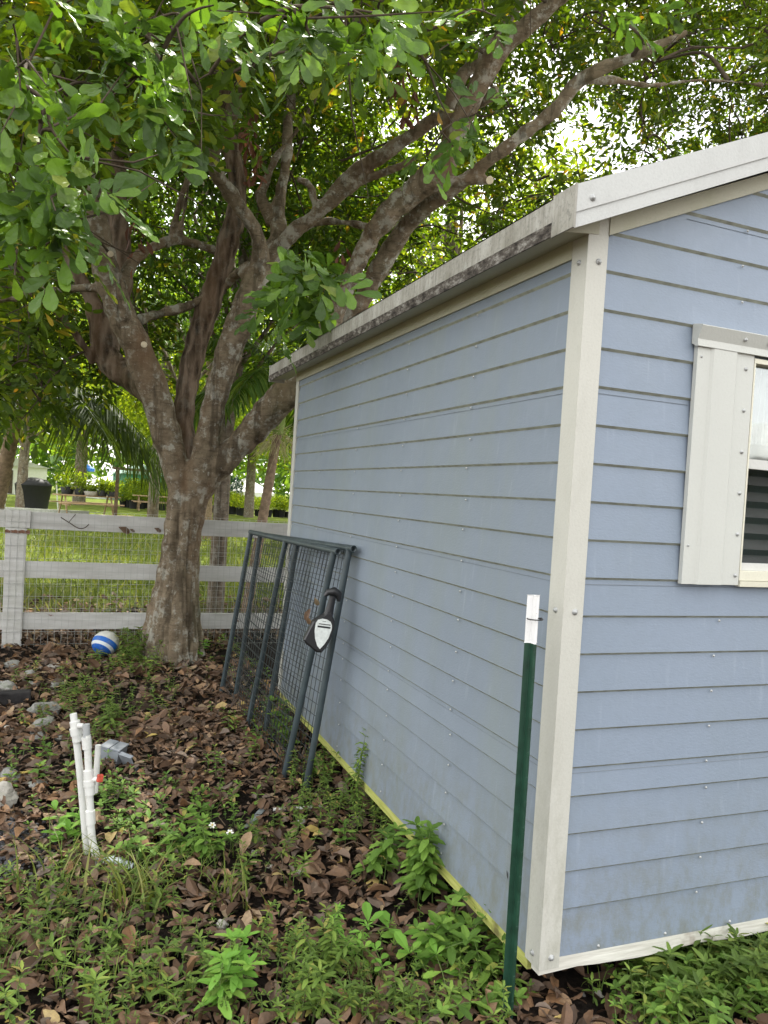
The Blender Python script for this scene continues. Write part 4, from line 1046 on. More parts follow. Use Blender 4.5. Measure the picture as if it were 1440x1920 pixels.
# piece of split pipe on the ground at its foot
m = MB(); P = catmull([gnd(190, 1618, 0.02), gnd(212, 1610, 0.03), gnd(232, 1618, 0.03), gnd(250, 1625, 0.02)], 4)
for i, p in enumerate(P[:-1]):
    q = P[i + 1]; n = 6; ring = []
    for e in (p, q):
        d = unit(q - p); s = unit(np.cross(d, [0, 0, 1])); 
        for k in range(n): an = math.pi * k / (n - 1); ring.append(e + s * math.cos(an) * 0.016 + np.array([0, 0, 1]) * (math.sin(an) * 0.014 - 0.006))
    m.add(ring, [(k, k + 1, k + 1 + n, k + n) for k in range(n - 1)], True)
o = m.build('pipe_fragment', simple('clean_pvc', (0.70, 0.76, 0.78), 0.4, 0.05)); sm = o.modifiers.new('t', 'SOLIDIFY'); sm.thickness = 0.003
tag(o, 'split white pipe fragment lying in grass at the foot of the standpipes', 'pipe fragment')
# long narrow white pipe piece and a dark strip near the panels
m = MB().tube([gnd(512, 1518, 0.008), gnd(560, 1516, 0.01), gnd(603, 1512, 0.008)], 0.0075, 10); tag(m.build('pipe_piece', M_PVC), 'thin white pipe half buried in leaves below the wire panels', 'pipe piece')
p, q = gnd(462, 1552, 0.012), gnd(497, 1512, 0.02); m = MB().bar(p, q, 0.026, 0.005); tag(m.build('metal_strip', simple('strip', (0.16, 0.18, 0.18), 0.5, 0.5, 30), None, 0.001), 'short grey strip lying slanted on dead leaves left of the thin white pipe', 'strip')
# grey junction box, fallen on its side
bx = empty('junction_box', gnd(215, 1432), label='cracked grey plastic box lying behind the standpipes', cat='box')
M_GBOX = simple('grey_box_plastic', (0.24, 0.26, 0.285), 0.5, 0.15, 18, 0.4)
Rz = Matrix.Translation(V(gnd(208, 1428, 0.005))) @ Matrix.Rotation(R(-28), 4, 'Z') @ Matrix.Rotation(R(8), 4, 'Y')
def lb_(m, M_):
    m.v = [tuple(M_ @ Vector(a)) for a in m.v]; return m
m = MB().box((-0.045, -0.05, 0), (0.05, 0.05, 0.075)); keep(lb_(m, Rz).build('body', M_GBOX, None, 0.004), bx)
m = MB().box((-0.049, -0.054, 0.076), (0.0, 0.054, 0.086)); m.box((0.004, -0.054, 0.076), (0.054, 0.054, 0.086)); keep(lb_(m, Rz).build('lid', M_GBOX, None, 0.002), bx)
Rq = Matrix.Translation(V(gnd(238, 1430, 0.03))) @ Matrix.Rotation(R(35), 4, 'Z') @ Matrix.Rotation(R(62), 4, 'Y')
m = MB().box((-0.04, -0.045, 0), (0.04, 0.045, 0.006)); m.box((-0.04, -0.045, 0.006), (-0.034, 0.045, 0.02)); m.box((0.034, -0.045, 0.006), (0.04, 0.045, 0.02)); keep(lb_(m, Rq).build('broken_flap', M_GBOX, None, 0.001), bx)

# ================================================================== ball
def ballmat():
    m = Mat('ball_stripes', 0.5, 0.35)
    dt = m.N('ShaderNodeVectorMath', operation='DOT_PRODUCT'); m.link(m.c, dt.inputs[0]); dt.inputs[1].default_value = (0.45, 0.55, 0.70)
    z_ = m.N('ShaderNodeMath', operation='MULTIPLY_ADD'); z_.inputs[1].default_value = 4.9; z_.inputs[2].default_value = 0.5; m.link(dt.outputs['Value'], z_.inputs[0])
    b = m.ramp(z_.outputs[0], [(0.0, (0.012, 0.10, 0.42)), (0.20, (0.62, 0.66, 0.68)), (0.31, (0.012, 0.12, 0.46)), (0.50, (0.60, 0.60, 0.55))], True)
    b = m.mix(m.ramp(m.noise(30, 5, 0.7), [(0.5, 0.0), (0.75, 0.4)]), b, (0.25, 0.24, 0.2))
    m.color(b); return m.m
ball = MB().ball((0, 0, 0), 0.102, 32, (1, 1, 0.93)).build('ball', ballmat())
ball.location = at(198, 1206, 5.95)
tag(ball, 'deflated blue and white striped ball resting in leaves before the fence', 'ball')

# ================================================================== rocks, timber, stake
RT = []
def rock(px, py, r, lab, mat=None, sc_=(1, 0.75, 0.5), seed=0):
    random.seed(seed + 100); c = gnd(px, py); me = bmesh.new(); bmesh.ops.create_icosphere(me, subdivisions=3, radius=r)
    ph = [random.uniform(0, 6) for _ in range(6)]
    for v in me.verts:
        n = v.co.normalized(); k = 1 + 0.16 * math.sin(3.1 * n.x + ph[0]) * math.cos(2.7 * n.y + ph[1]) + 0.09 * math.sin(7 * n.z + ph[2] + 4 * n.x) + random.uniform(-0.03, 0.03)
        # chop flat facets
        q = Vector((math.cos(ph[3]), math.sin(ph[3]), 0.4)).normalized(); dd = n.dot(q)
        if dd > 0.6: k *= 0.6 / dd
        q = Vector((math.cos(ph[4]), math.sin(ph[4]), 0.9)).normalized(); dd = n.dot(q)
        if dd > 0.7: k *= 0.7 / dd
        v.co = Vector((n.x * sc_[0], n.y * sc_[1], n.z * sc_[2])) * (r * k)
    mesh = bpy.data.meshes.new('rock'); me.to_mesh(mesh); me.free(); mesh.materials.append(mat or M_ROCK)
    o = bpy.data.objects.new('rock', mesh); col.objects.link(o); o.location = (c[0], c[1], r * sc_[2] * 0.45); o.rotation_euler = (random.uniform(-0.2, 0.2), random.uniform(-0.2, 0.2), random.uniform(0, 6))
    tag(o, lab, 'rock', 'limestone rocks among the dead leaves')
rocks = [(85, 1335, 0.085, 'grey mossy rock under a flat cream stone, right of the dark timber', None, (1.2, 0.8, 0.5)),
 (88, 1350, 0.06, 'flat cream wedge of stone lying against the grey mossy rock', M_ROCKW, (1.2, 0.5, 0.3)),
 (78, 1368, 0.072, 'pale angular rock just below the flat cream wedge', None, (1.2, 0.8, 0.5)),
 (73, 1385, 0.036, 'small grey rock touching the pale angular rock from below', None, (1, 0.8, 0.6)),
 (18, 1372, 0.036, 'small cream stone under the dark timber, left of the mossy rock', M_ROCKW, (1, 0.8, 0.6)),
 (0, 1510, 0.075, 'large cream boulder cut by the left edge of the photo', M_ROCKW, (1, 0.9, 0.9)),
 (20, 1460, 0.05, 'round mottled grey-green rock above the large cream boulder', None, (1.1, 0.8, 0.6)),
 (70, 1474, 0.045, 'grey rock half sunk in leaves right of the large cream boulder', None, (1.2, 0.8, 0.45)),
 (8, 1296, 0.085, 'domed dark grey rock sitting directly behind the dark timber', None, (1.1, 0.8, 0.55)),
 (28, 1248, 0.06, 'low pale rock in front of the white fence post', None, (1.3, 0.8, 0.4)),
 (57, 1272, 0.055, 'upright pale rock between the fence post and the grey rubble', None, (1, 0.9, 0.8)),
 (62, 1285, 0.045, 'flat speckled rock right behind the timber end', None, (1.3, 0.8, 0.4)),
 (102, 1252, 0.05, 'white-topped rock left of the striped ball', M_ROCKW, (1.2, 0.8, 0.5)),
 (104, 1290, 0.055, 'grey-brown lump of rock right of the timber end', None, (1.1, 0.9, 0.6)),
 (112, 1385, 0.03, 'small grey stone left of the taller standpipe', None, (1.2, 0.8, 0.5)),
 (562, 1640, 0.016, 'tiny white pebble on dark soil between the fallen leaves', M_ROCKW, (1, 0.9, 0.7)),
 (475, 1604, 0.018, 'small white pebble right of the daisies', M_ROCKW, (1, 0.9, 0.8)),
 (733, 1576, 0.022, 'round white stone beside the yellow sill board', M_ROCKW, (1, 0.9, 0.9)),
 (565, 1545, 0.017, 'little white stone under the thin white pipe', M_ROCKW, (1, 0.9, 0.9)),
 (416, 1738, 0.02, 'pale blue-grey chip of stone behind the lime-green weed', M_ROCKW, (1, 0.7, 0.8)),
 (506, 1628, 0.013, 'twin white pebbles chip below the first white pebble', M_ROCKW, (1.3, 0.9, 0.7)),
 (1090, 1872, 0.014, 'grey pebble on bare soil under the shed corner', None, (1.1, 0.9, 0.8)),
 (1123, 1870, 0.015, 'tan pebble on bare soil right of the grey pebble', M_ROCKW, (1, 0.9, 0.9))]
for i, (a, b, r, l, mt, s) in enumerate(rocks): rock(a, b, r, l, mt, s, i)
random.seed(11)
p, q = gnd(-60, 1312, 0.03), gnd(58, 1306, 0.035)
tag(MB().bar(p, q, 0.085, 0.075).build('timber', simple('black_timber', (0.03, 0.028, 0.028), 0.85, 0.5, 14, 0.15, 0, 0.6), None, 0.008), 'short blackened landscape timber at the left edge among rocks', 'timber')
st = gnd(1222, 1845); m = MB(); s0 = V(st)
m.tube([s0 + Vector((0, 0, -0.03)), s0 + Vector((0.0, 0, 0.05)), s0 + Vector((-0.004, 0, 0.085))], 0.0045, 8)
m.tube([s0 + Vector((-0.004, 0, 0.085)) + Vector((0.018 * math.sin(a_), 0.004, 0.024 * (1 - math.cos(a_)))) for a_ in [i * math.pi / 7 for i in range(13)]], 0.0042, 8)
tag(m.build('loop_stake', simple('rust', (0.20, 0.05, 0.03), 0.8, 0.4, 40)), 'rusty loop-headed ground stake in weeds before the front sill', 'stake')

# ================================================================== fallen leaves and soil crumbs
random.seed(5)
DL = Leaves(); TD = [leaf_t(1, 0.5, f, b, w_, 2) for f, b, w_ in ((0.5, 0.35, 0.5), (-0.45, -0.25, 0.55), (0.9, 0.15, 0.5), (0.2, 0.6, 0.6), (-0.2, 0.3, 0.45))]
def litter(n, x0, x1, y0, y1, size, lift, cond=None):
    x = rng.uniform(x0, x1, n); y = rng.uniform(y0, y1, n)
    if cond is not None:
        k = cond(x, y); x, y = x[k], y[k]
    n = len(x)
    z_ = rng.uniform(0.002, lift, n) + 0.012 * np.sin(3.1 * x + 1.3) * np.cos(2.3 * y)
    ax = np.stack([rng.normal(0, 1, n), rng.normal(0, 1, n), rng.normal(0, 0.28, n)], 1); nn = np.stack([rng.normal(0, .45, n), rng.normal(0, .45, n), np.ones(n)], 1)
    w = rng.integers(0, 5, n); s = size * np.clip(rng.lognormal(-0.15, 0.38, n), 0.25, 1.7); P = np.stack([x, y, z_], 1)
    for i in range(5):
        k = w == i; DL.add(TD[i], P[k], ax[k], nn[k], s[k])
def thin(x, y):     # bare patches of soil
    v = np.sin(3.3 * x + 1) * np.sin(2.9 * y + 0.6) + 0.5 * np.sin(8 * x - 5 * y)
    return (v < 0.75) | (rng.uniform(0, 1, len(x)) < 0.35)
under = lambda x, y: thin(x, y) & ~((x > 0.12) & (y > 0.05))
litter(13000, -2.3, 0.3, -0.5, 3.0, 0.052, 0.035, under)
litter(8000, -3.2, 0.3, 2.6, 5.6, 0.066, 0.04, under)
litter(450, 0.0, 1.5, -0.5, 0.25, 0.06, 0.02)
litter(3500, -4.5, 1.8, 5.2, 8.0, 0.085, 0.03, lambda x, y: rng.uniform(0, 1, len(x)) < np.clip(1.2 - (y - 5.2) / 2.6, 0, 1))
litter(700, -5.0, -2.2, -0.5, 4.5, 0.08, 0.03)
tag(DL.build('leaf_litter', M_DEAD), 'thick carpet of curled brown dead leaves over dark soil', 'leaf litter', kind='stuff')
# crumbs and gravel
def crumbs(name, n, xy, size, mat, lab, cat, flat=0.7):
    ic = bmesh.new(); bmesh.ops.create_icosphere(ic, subdivisions=1, radius=1); tv = np.array([v.co[:] for v in ic.verts]); tf = [tuple(v.index for v in f.verts) for f in ic.faces]; ic.free()
    tv = tv * np.array([1, 0.8, flat]) * (1 + rng.uniform(-0.2, 0.2, (len(tv), 1)))
    L = Leaves(); x, y = xy(n); P = np.stack([x, y, rng.uniform(-0.004, 0.008, n)], 1)
    L.add((tv, tf), P, np.stack([rng.normal(0, 1, n), rng.normal(0, 1, n), np.zeros(n)], 1), np.stack([rng.normal(0, .3, n), rng.normal(0, .3, n), np.ones(n)], 1), size * rng.uniform(0.4, 1.3, n))
    return tag(L.build(name, mat), lab, cat, kind='stuff')
crumbs('soil_crumbs', 9000, lambda n: (rng.uniform(-1.7, 1.2, n), rng.uniform(-0.5, 2.2, n)), 0.007, M_SOIL, 'loose dark soil crumbs between the fallen leaves', 'soil')
def gx(n):
    P = np.array([gnd(random.gauss(30, 45), random.gauss(1585, 26)) for _ in range(n)]); return P[:, 0], P[:, 1]
crumbs('gravel', 900, gx, 0.011, stone('dark_gravel', (0.04, 0.04, 0.045), (0.13, 0.13, 0.14), 0.0), 'patch of dark wet gravel at the left edge', 'gravel')
# sticks
m = MB()
for i in range(90):
    c = np.array([rng.uniform(-1.7, 0.1), rng.uniform(-0.1, 4.5), 0.03]); a_ = rng.uniform(0, 6.28); L_ = rng.uniform(0.08, 0.3); d = np.array([math.cos(a_), math.sin(a_), 0])
    m.tube([c - d * L_ / 2 - [0, 0, 0.012], c + rng.normal(0, 0.015, 3) * [1, 1, 0.4], c + d * L_ / 2], [0.0022, 0.002, 0.0012], 5, False)
tag(m.build('fallen_twigs', simple('dry_twig', (0.13, 0.09, 0.06), 0.9, 0.4, 20)), 'thin dry twigs scattered over the leaf litter', 'twigs', kind='stuff')

# ================================================================== weeds
TW = leaf_t(1.15, 0.38, 0.25, 0.25, 0.42, 1); TB = leaf_t(1, 0.46, 0.2, 0.25, 0.36, 2); TO = leaf_t(1, 0.5, 0.2, 0.12, 0.6, 1)
class Plant:
    def __init__(s): s.L = Leaves(); s.S = MB()
    def stem(s, base, h, lean, nodes, leaf, tpl=TW, per=2, top=True, stemr=0.0016, droop=0.1):
        base = np.asarray(base, float); lean = np.asarray(lean, float)
        pts = [base + np.array([0, 0, h]) * t + np.array([lean[0], lean[1], 0]) * t * t for t in (0, 0.35, 0.7, 1.0)]
        s.S.tube(pts, [stemr, stemr * 0.9, stemr * 0.7, stemr * 0.5], 5, False)
        P, A_, N_, S_ = [], [], [], []
        rot = random.uniform(0, 6.28)
        for i in range(nodes):
            t = 0.18 + 0.82 * (i + 1) / nodes; p = base + np.array([0, 0, h * t]) + np.array([lean[0], lean[1], 0]) * t * t; rot += 1.57 + random.uniform(-.3, .3)
            k = per + (2 if (i == nodes - 1 and top) else 0)
            for j in range(k):
                a_ = rot + 2 * math.pi * j / k + random.uniform(-.25, .25); up = 0.25 + 0.55 * (t > 0.9) - droop + random.uniform(-.2, .2)
                P.append(p); leaf_ = leaf; A_.append((math.cos(a_), math.sin(a_), up)); N_.append((-math.cos(a_) * up + random.uniform(-.2, .2), -math.sin(a_) * up + random.uniform(-.2, .2), 1.0)); S_.append(leaf * random.uniform(0.7, 1.15) * (0.75 if t > 0.95 else 1))
        s.L.add(tpl, np.array(P), np.array(A_), np.array(N_), np.array(S_))
    def grass(s, base, n, h, spread, wid=0.006):
        base = np.asarray(base, float)
        for _ in range(n):
            a_ = random.uniform(0, 6.28); hh = h * random.uniform(0.5, 1.1); b = base + np.array([random.gauss(0, spread), random.gauss(0, spread), 0]); out = np.array([math.cos(a_), math.sin(a_), 0]); sd_ = np.array([-out[1], out[0], 0]) * wid * random.uniform(.6, 1.2)
            V_ = []; r_ = hh * random.uniform(0.35, 0.95)
            for k in range(5):
                t = k / 4; p = b + out * r_ * t * t + np.array([0, 0, hh * (t - 0.35 * t * t)]); w_ = (1 - t) ** 0.7 if k < 4 else 0.02
                V_ += [p - sd_ * w_, p + sd_ * w_]
            V_ = np.array(V_); s.L.V.append(V_); s.L.F.append(np.array([(2 * k, 2 * k + 1, 2 * k + 3, 2 * k + 2) for k in range(4)]) + s.L.n); s.L.n += 10
    def build(s, name, mat, lab, cat, group=None, kind=None, origin=None):
        if kind == 'stuff':
            o = s.L.build(name, mat); tag(o, lab, cat, group, kind)
            if s.S.v: tag(s.S.build(name + '_stems', M_STEM), lab + ', stems', cat, group, kind)
            return o
        e = empty(name, origin, label=lab, cat=cat, group=group)
        keep(s.L.build('leaves', mat), e)
        if s.S.v: keep(s.S.build('stem', M_STEM), e)
        return e
def inshed(p): return p[0] > 0.16 and p[1] > 0.10
# carpet of small weeds
cov = Plant(); covb = Plant()
def patch(cx, cy, rx, ry, n, h=(0.03, 0.10), leaf=0.026, kind='w', g=True):
    for _ in range(n):
        px = random.gauss(cx, rx * 0.5); py = random.gauss(cy, ry * 0.5)
        p = gnd(px, py)
        if inshed(p) or p[1] < -0.9: continue
        if 975 < px < 1165 and py > 1740 and random.random() < 0.85: continue
        q_ = random.choice((0.45, 0.6, 0.75, 0.9, 1.0, 1.35)); hh = random.uniform(*h) * (0.5 + 0.5 * q_)
        if kind == 'w': cov.stem(p, hh, (random.gauss(0, .02), random.gauss(0, .02)), max(2, int(hh / 0.018)), leaf * q_ * random.uniform(.7, 1.2), TW, 3 if random.random() < .6 else 2)
        elif kind == 'o': covb.stem(p, hh, (random.gauss(0, .02), random.gauss(0, .02)), max(2, int(hh / 0.02)), leaf * q_ * random.uniform(.7, 1.2), TO, 2)
        elif kind == 'b': covb.stem(p, hh, (random.gauss(0, .03), random.gauss(0, .03)), max(2, int(hh / 0.03)), leaf * random.uniform(.7, 1.2), TB, 3, droop=0.3)
        elif kind == 'g': cov.grass(p, random.randint(2, 6), hh, 0.015, 0.0022)
patch(90, 1800, 220, 150, 84, (0.03, 0.10), 0.030); patch(250, 1880, 200, 80, 34, (0.03, 0.1), 0.03); patch(100, 1700, 180, 80, 32)
patch(600, 1830, 150, 120, 36, (0.04, 0.13), 0.03); patch(480, 1800, 180, 60, 20); patch(500, 1900, 240, 50, 34)
patch(1330, 1850, 240, 80, 190, (0.05, 0.14), 0.038); patch(1400, 1800, 160, 60, 120, (0.05, 0.15), 0.034)
patch(900, 1860, 160, 90, 28, (0.04, 0.10)); patch(760, 1900, 200, 40, 60)
patch(1380, 1840, 200, 90, 120, (0.05, 0.13), 0.045, 'b'); patch(1250, 1880, 200, 60, 70, (0.04, 0.10), 0.04, 'b')
patch(170, 1650, 220, 60, 46); patch(420, 1600, 140, 60, 34, (0.04, 0.10)); patch(520, 1580, 90, 60, 24)
patch(600, 1490, 70, 60, 46, (0.05, 0.14)); patch(680, 1540, 90, 60, 60, (0.05, 0.15)); patch(640, 1420, 60, 60, 36, (0.05, 0.14), 0.03)
patch(290, 1500, 220, 50, 60, (0.04, 0.10), 0.034, 'o'); patch(250, 1560, 160, 50, 40, (0.04, 0.11), 0.04, 'o'); patch(400, 1450, 260, 120, 30, (0.03, 0.09), 0.033, 'o')
patch(110, 1430, 110, 70, 26, (0.04, 0.10), 0.032, 'o'); patch(210, 1340, 160, 60, 70, (0.05, 0.12), 0.03, 'w'); patch(180, 1290, 150, 50, 70, (0.05, 0.10), 0.03)
patch(270, 1215, 80, 50, 80, (0.08, 0.18), 0.04, 'w'); patch(225, 1250, 80, 30, 40, (0.06, 0.12), 0.04); patch(350, 1215, 60, 16, 10, (0.08, 0.14), 0.06, 'o')
patch(480, 1200, 100, 60, 60, (0.03, 0.08), 0.03, 'o'); patch(430, 1230, 90, 60, 60, (0.03, 0.07), 0.03, 'w')
patch(540, 1360, 60, 80, 40, (0.04, 0.16), 0.04, 'o'); patch(480, 1370, 60, 80, 30, (0.04, 0.1), 0.035)
patch(240, 1650, 220, 60, 36, (0.10, 0.22), 0.03, 'g'); patch(100, 1760, 180, 80, 40, (0.06, 0.14), 0.03, 'g'); patch(1150, 1880, 160, 50, 60, (0.05, 0.12), 0.03, 'g'); patch(760, 1880, 120, 60, 30, (0.05, 0.12), 0.03, 'g')
patch(1120, 1830, 100, 16, 30, (0.10, 0.16), 0.03, 'g'); patch(1400, 1780, 120, 30, 40, (0.08, 0.16), 0.04, 'w')
patch(350, 1780, 380, 160, 110, (0.02, 0.06), 0.022); patch(800, 1820, 260, 120, 70, (0.02, 0.07), 0.024); patch(200, 1840, 260, 90, 40, (0.06, 0.15), 0.03, 'g')
cov.build('low_weeds', M_WEED, 'low carpet of small narrow-leaved green weeds', 'weeds', kind='stuff')
covb.build('low_broad_weeds', M_WEED2, 'scattered small broad-leaved seedlings over the dead leaves', 'weeds', kind='stuff')
# single weeds one can tell apart
def weed(px, py, stems, h, leaf, tpl, mat, lab, lean=0.05, per=3, nodes=None, spread=0.03, droop=0.25, name='weed'):
    p = gnd(px, py); P = Plant()
    for i in range(stems):
        b = p + np.array([random.gauss(0, spread), random.gauss(0, spread), 0]); hh = h * random.uniform(0.65, 1.05) if i else h
        P.stem(b, hh, (random.gauss(0, lean), random.gauss(0, lean)), nodes or max(3, int(hh / 0.035)), leaf, tpl, per, droop=droop, stemr=0.0024)
    return P.build(name, mat, lab, 'weed', 'taller weeds around the shed and fence', origin=p)
weed(400, 1890, 5, 0.17, 0.062, TB, M_LIME, 'bright lime-green broad-leaved weed at the bottom of the photo, left of centre', 0.05, 3, 4)
weed(785, 1690, 6, 0.27, 0.065, TB, M_WEED2, 'tall bushy dark green weed against the yellow sill board', 0.04, 3, 8)
weed(700, 1650, 4, 0.20, 0.065, TB, M_WEED2, 'open broad-leaved weed with tiny yellow flower left of the tall bushy one', 0.05, 3, 5)
weed(830, 1790, 6, 0.14, 0.065, TB, M_WEED2, 'spreading weed with pointed leaves below the tall bushy one', 0.08, 3, 4, 0.05)
weed(900, 1800, 6, 0.18, 0.055, TB, M_WEED2, 'leafy weed filling the gap left of the green steel post', 0.06, 3, 5, 0.06)
weed(880, 1870, 6, 0.10, 0.055, TB, M_WEED2, 'low leafy clump at the foot of the green steel post, left side', 0.07, 3, 4, 0.06)
weed(780, 1775, 3, 0.08, 0.085, TO, M_LIME, 'seedling with big glossy oval lime leaves before the spreading weed', 0.06, 2, 3, 0.03, 0.1)
weed(830, 1860, 3, 0.07, 0.06, TO, M_LIME, 'yellow-green oval-leaved seedling near the steel post foot', 0.05, 2, 3, 0.03, 0.1)
weed(610, 1850, 5, 0.17, 0.032, TW, M_WEED, 'upright narrow-leaved weed with yellow-green tip right of the lime weed', 0.04, 4, 8)
weed(640, 1800, 3, 0.12, 0.03, TW, M_LIME, 'thin yellow-tipped sprig between leaf litter and narrow-leaved weed', 0.03, 4, 6)
weed(700, 1840, 3, 0.08, 0.04, TO, M_LIME, 'small oval-leaved sprout standing alone in brown leaves', 0.04, 2, 3)
weed(666, 1530, 3, 0.36, 0.035, TW, M_WEED, 'tall thin weed rising against the blue wall right of the panels', 0.03, 3, 12, 0.015)
weed(590, 1470, 4, 0.14, 0.035, TB, M_WEED2, 'green weed growing at the foot of the inner wire panel', 0.05, 3, 5)
weed(520, 1390, 2, 0.22, 0.07, TO, M_WEED2, 'broad oval-leaved plant growing up through the wire panels', 0.03, 2, 5, 0.02, 0.1)
weed(320, 1620, 7, 0.13, 0.05, TB, M_WEED2, 'dense leafy clump right of the standpipe foot', 0.08, 3, 5, 0.06)
weed(385, 1610, 6, 0.13, 0.045, TB, M_WEED2, 'dark leafy clump below the two daisies', 0.06, 3, 5, 0.05)
weed(128, 1590, 4, 0.11, 0.07, TO, M_LIME, 'yellow-green broad-leaved plant left of the standpipe foot', 0.05, 2, 4, 0.03, 0.0)
weed(340, 1235, 4, 0.14, 0.07, TO, M_LIME, 'sunny lime-green sprout at the foot of the tree trunk', 0.07, 2, 4, 0.05, 0.3)
weed(250, 1235, 8, 0.22, 0.06, TW, M_WEED, 'clump of narrow green leaves between the ball and trunk', 0.10, 3, 6, 0.08)
weed(190, 1370, 5, 0.10, 0.05, TW, M_WEED, 'feathery green weed behind the grey box', 0.10, 3, 5, 0.06)
weed(1245, 1800, 5, 0.17, 0.05, TW, M_WEED, 'narrow-leaved weed around the rusty stake', 0.05, 3, 6, 0.04)
weed(1205, 1815, 2, 0.22, 0.075, TW, M_WEED2, 'upright long-leaved weed left of the rusty stake', 0.03, 2, 4, 0.02, -0.2)
weed(1395, 1880, 6, 0.15, 0.055, TB, M_WEED, 'pale green leafy weed in the bottom right corner', 0.06, 3, 5, 0.06)
gp = gnd(260, 1690); P = Plant(); P.grass(gp, 46, 0.26, 0.06, 0.0055); P.build('grass_tuft', M_GRASS, 'arching long-bladed grass tuft in front of the standpipe foot', 'grass tuft', 'grass tufts', origin=gp)
gp = gnd(110, 1650); P = Plant(); P.grass(gp, 26, 0.24, 0.07, 0.004); P.build('grass_tuft', M_GRASS, 'loose fine-bladed grass tuft left of the standpipe foot', 'grass tuft', 'grass tufts', origin=gp)
gp = gnd(425, 1690); P = Plant(); P.grass(gp, 22, 0.20, 0.04, 0.004); P.build('grass_tuft', M_GRASS, 'thin grass tuft beneath the daisies', 'grass tuft', 'grass tufts', origin=gp)
# daisies
M_PETAL = simple('white_petal', (0.78, 0.78, 0.70), 0.6, 0.05); M_EYE = simple('yellow_eye', (0.6, 0.42, 0.05), 0.7)
for px, py, gx_, gy_, lab in ((398, 1547, 400, 1600, 'left one of two small white daisies above the dark leafy clump'), (431, 1561, 425, 1615, 'right one of two small white daisies above the dark leafy clump')):
    b = gnd(gx_, gy_); d = (b - CX) @ CM[2]; c = at(px, py, d); e = empty('daisy', b, label=lab, cat='flower', group='white daisies')
    keep(MB().tube([b, (b + c) / 2 + [0.01, 0, 0], c], 0.0012, 5, False).build('stem', M_STEM), e)
    L = Leaves(); tc_ = unit(CX - c) * 0.7 + np.array([0, 0, 0.6]); s_ = unit(np.cross(tc_, [0, 0, 1])); u_ = unit(np.cross(s_, tc_))
    for k in range(6):
        a_ = k * math.pi / 3; ax = s_ * math.cos(a_) + u_ * math.sin(a_); L.add(leaf_t(1, 0.55, 0.1, 0.1, 0.65, 1), [c], np.array([ax]), np.array([tc_]), 0.014)
    keep(L.build('petals', M_PETAL), e); keep(MB().ball(c + unit(tc_) * 0.001, 0.0035, 8).build('eye', M_EYE), e)

# ================================================================== lawn blades beyond the fence
gl = Plant(); gl2 = Leaves(); n = 26000
y = 5.9 + 16 * rng.uniform(0, 1, n) ** 1.6; x = rng.uniform(-1, 1, n) * (2.5 + 0.35 * y) - 0.2 + 0.1 * y
TG = (np.array([(-0.09, 0, 0), (0.09, 0, 0), (0.05, 0.6, 0.05), (-0.05, 0.6, 0.05), (0, 1, 0.25)]), None)
TGf = (np.array([(-0.1, 0, 0), (0.1, 0, 0), (0.03, 1, 0.3), (-0.03, 1, 0.3)]), [(0, 1, 2, 3)])
pat = np.sin(2.1 * x + 1) * np.sin(1.7 * y) + 0.5 * np.sin(5 * x - 3 * y); keepm = rng.uniform(0, 1, n) < np.clip(0.12 + (y - 5.9) * 0.28 + 0.25 * pat, 0.06, 1); x, y = x[keepm], y[keepm]; n = len(x)
gl2.add(TGf, np.stack([x, y, np.full(n, -0.02)], 1), np.stack([rng.normal(0, .45, n), rng.normal(0, .45, n), np.ones(n)], 1), np.stack([rng.normal(0, 1, n), rng.normal(0, 1, n), np.zeros(n) + .1], 1), rng.uniform(0.05, 0.11, n) * (1 + y * 0.03))
tag(gl2.build('lawn_grass', M_GRASS), 'sunlit mown grass beyond the white fence', 'grass', kind='stuff')

# ================================================================== things beyond the fence
def bgtree(px, d, h, r, trunk, leaf, n, mat, lab, zc=None, tr_r=0.12, squash=0.75, grp='trees beyond the fence', zlow=None):
    b = at(px, 900, d); b[2] = 0
    e = empty('background_tree', b, label=lab, cat='tree', group=grp)
    top = np.array([b[0], b[1], h * 0.75]); m = MB()
    P = catmull([b - [0, 0, 0.1], b + [0.1 * tr_r, 0, h * 0.3], b + [tr_r, -tr_r, h * 0.5], top], 4); m.tube(P, list(np.linspace(tr_r * 1.15, tr_r * 0.4, len(P))), 12)
    cz = zc or h * 0.68
    nc = max(14, n // 130); cl = []
    while len(cl) < nc:
        v = rng.normal(0, 1, 3); v /= np.linalg.norm(v); q = rng.uniform(0.35, 1.0) ** 0.6; c = np.array([b[0], b[1], cz]) + v * q * np.array([r, r, (h - cz) if v[2] > 0 else (cz - (zlow if zlow is not None else h * 0.28))])
        if not (c[0] > -0.3 and c[1] < 3.4): cl.append(c)
    cl = np.array(cl)
    for c in cl[:26]:
        s = P[random.randint(len(P) // 3, len(P) - 1)]; m.tube([s, (s + c) / 2 + [0, 0, 0.1 * r], c], [tr_r * 0.35, tr_r * 0.2, 0.01], 6, False)
    keep(m.build('trunk', M_BGBARK), e)
    per = n // nc; N = nc * per; pos = np.repeat(cl, per, 0) + rnd(N, 1.0) * r * 0.16 * np.array([1, 1, 0.7])
    L = Leaves(); ax = rnd(N); ax[:, 2] -= 0.5; L.add(T1, pos, ax, unit(rnd(N, 0.7) + np.array([[0, 0, 1.0]])), leaf * rng.uniform(0.6, 1.3, N))
    keep(L.build('crown', mat), e)
bgtree(418, 8.55, 6.5, 1.7, 0, 0.10, 6500, M_MIDG, 'slim grey-trunked tree just behind the fence, right of the big trunk', 4.4, 0.085, zlow=2.7)
bgtree(42, 31, 7.5, 3.4, 0, 0.22, 5200, M_BRIGHT, 'small dark-trunked tree in front of the black tub', 5.2, 0.2, zlow=2.9)
bgtree(-150, 17, 9, 4.0, 0, 0.2, 7000, M_MIDG, 'leafy tree cut by the left edge of the photo', 5.0, 0.2)
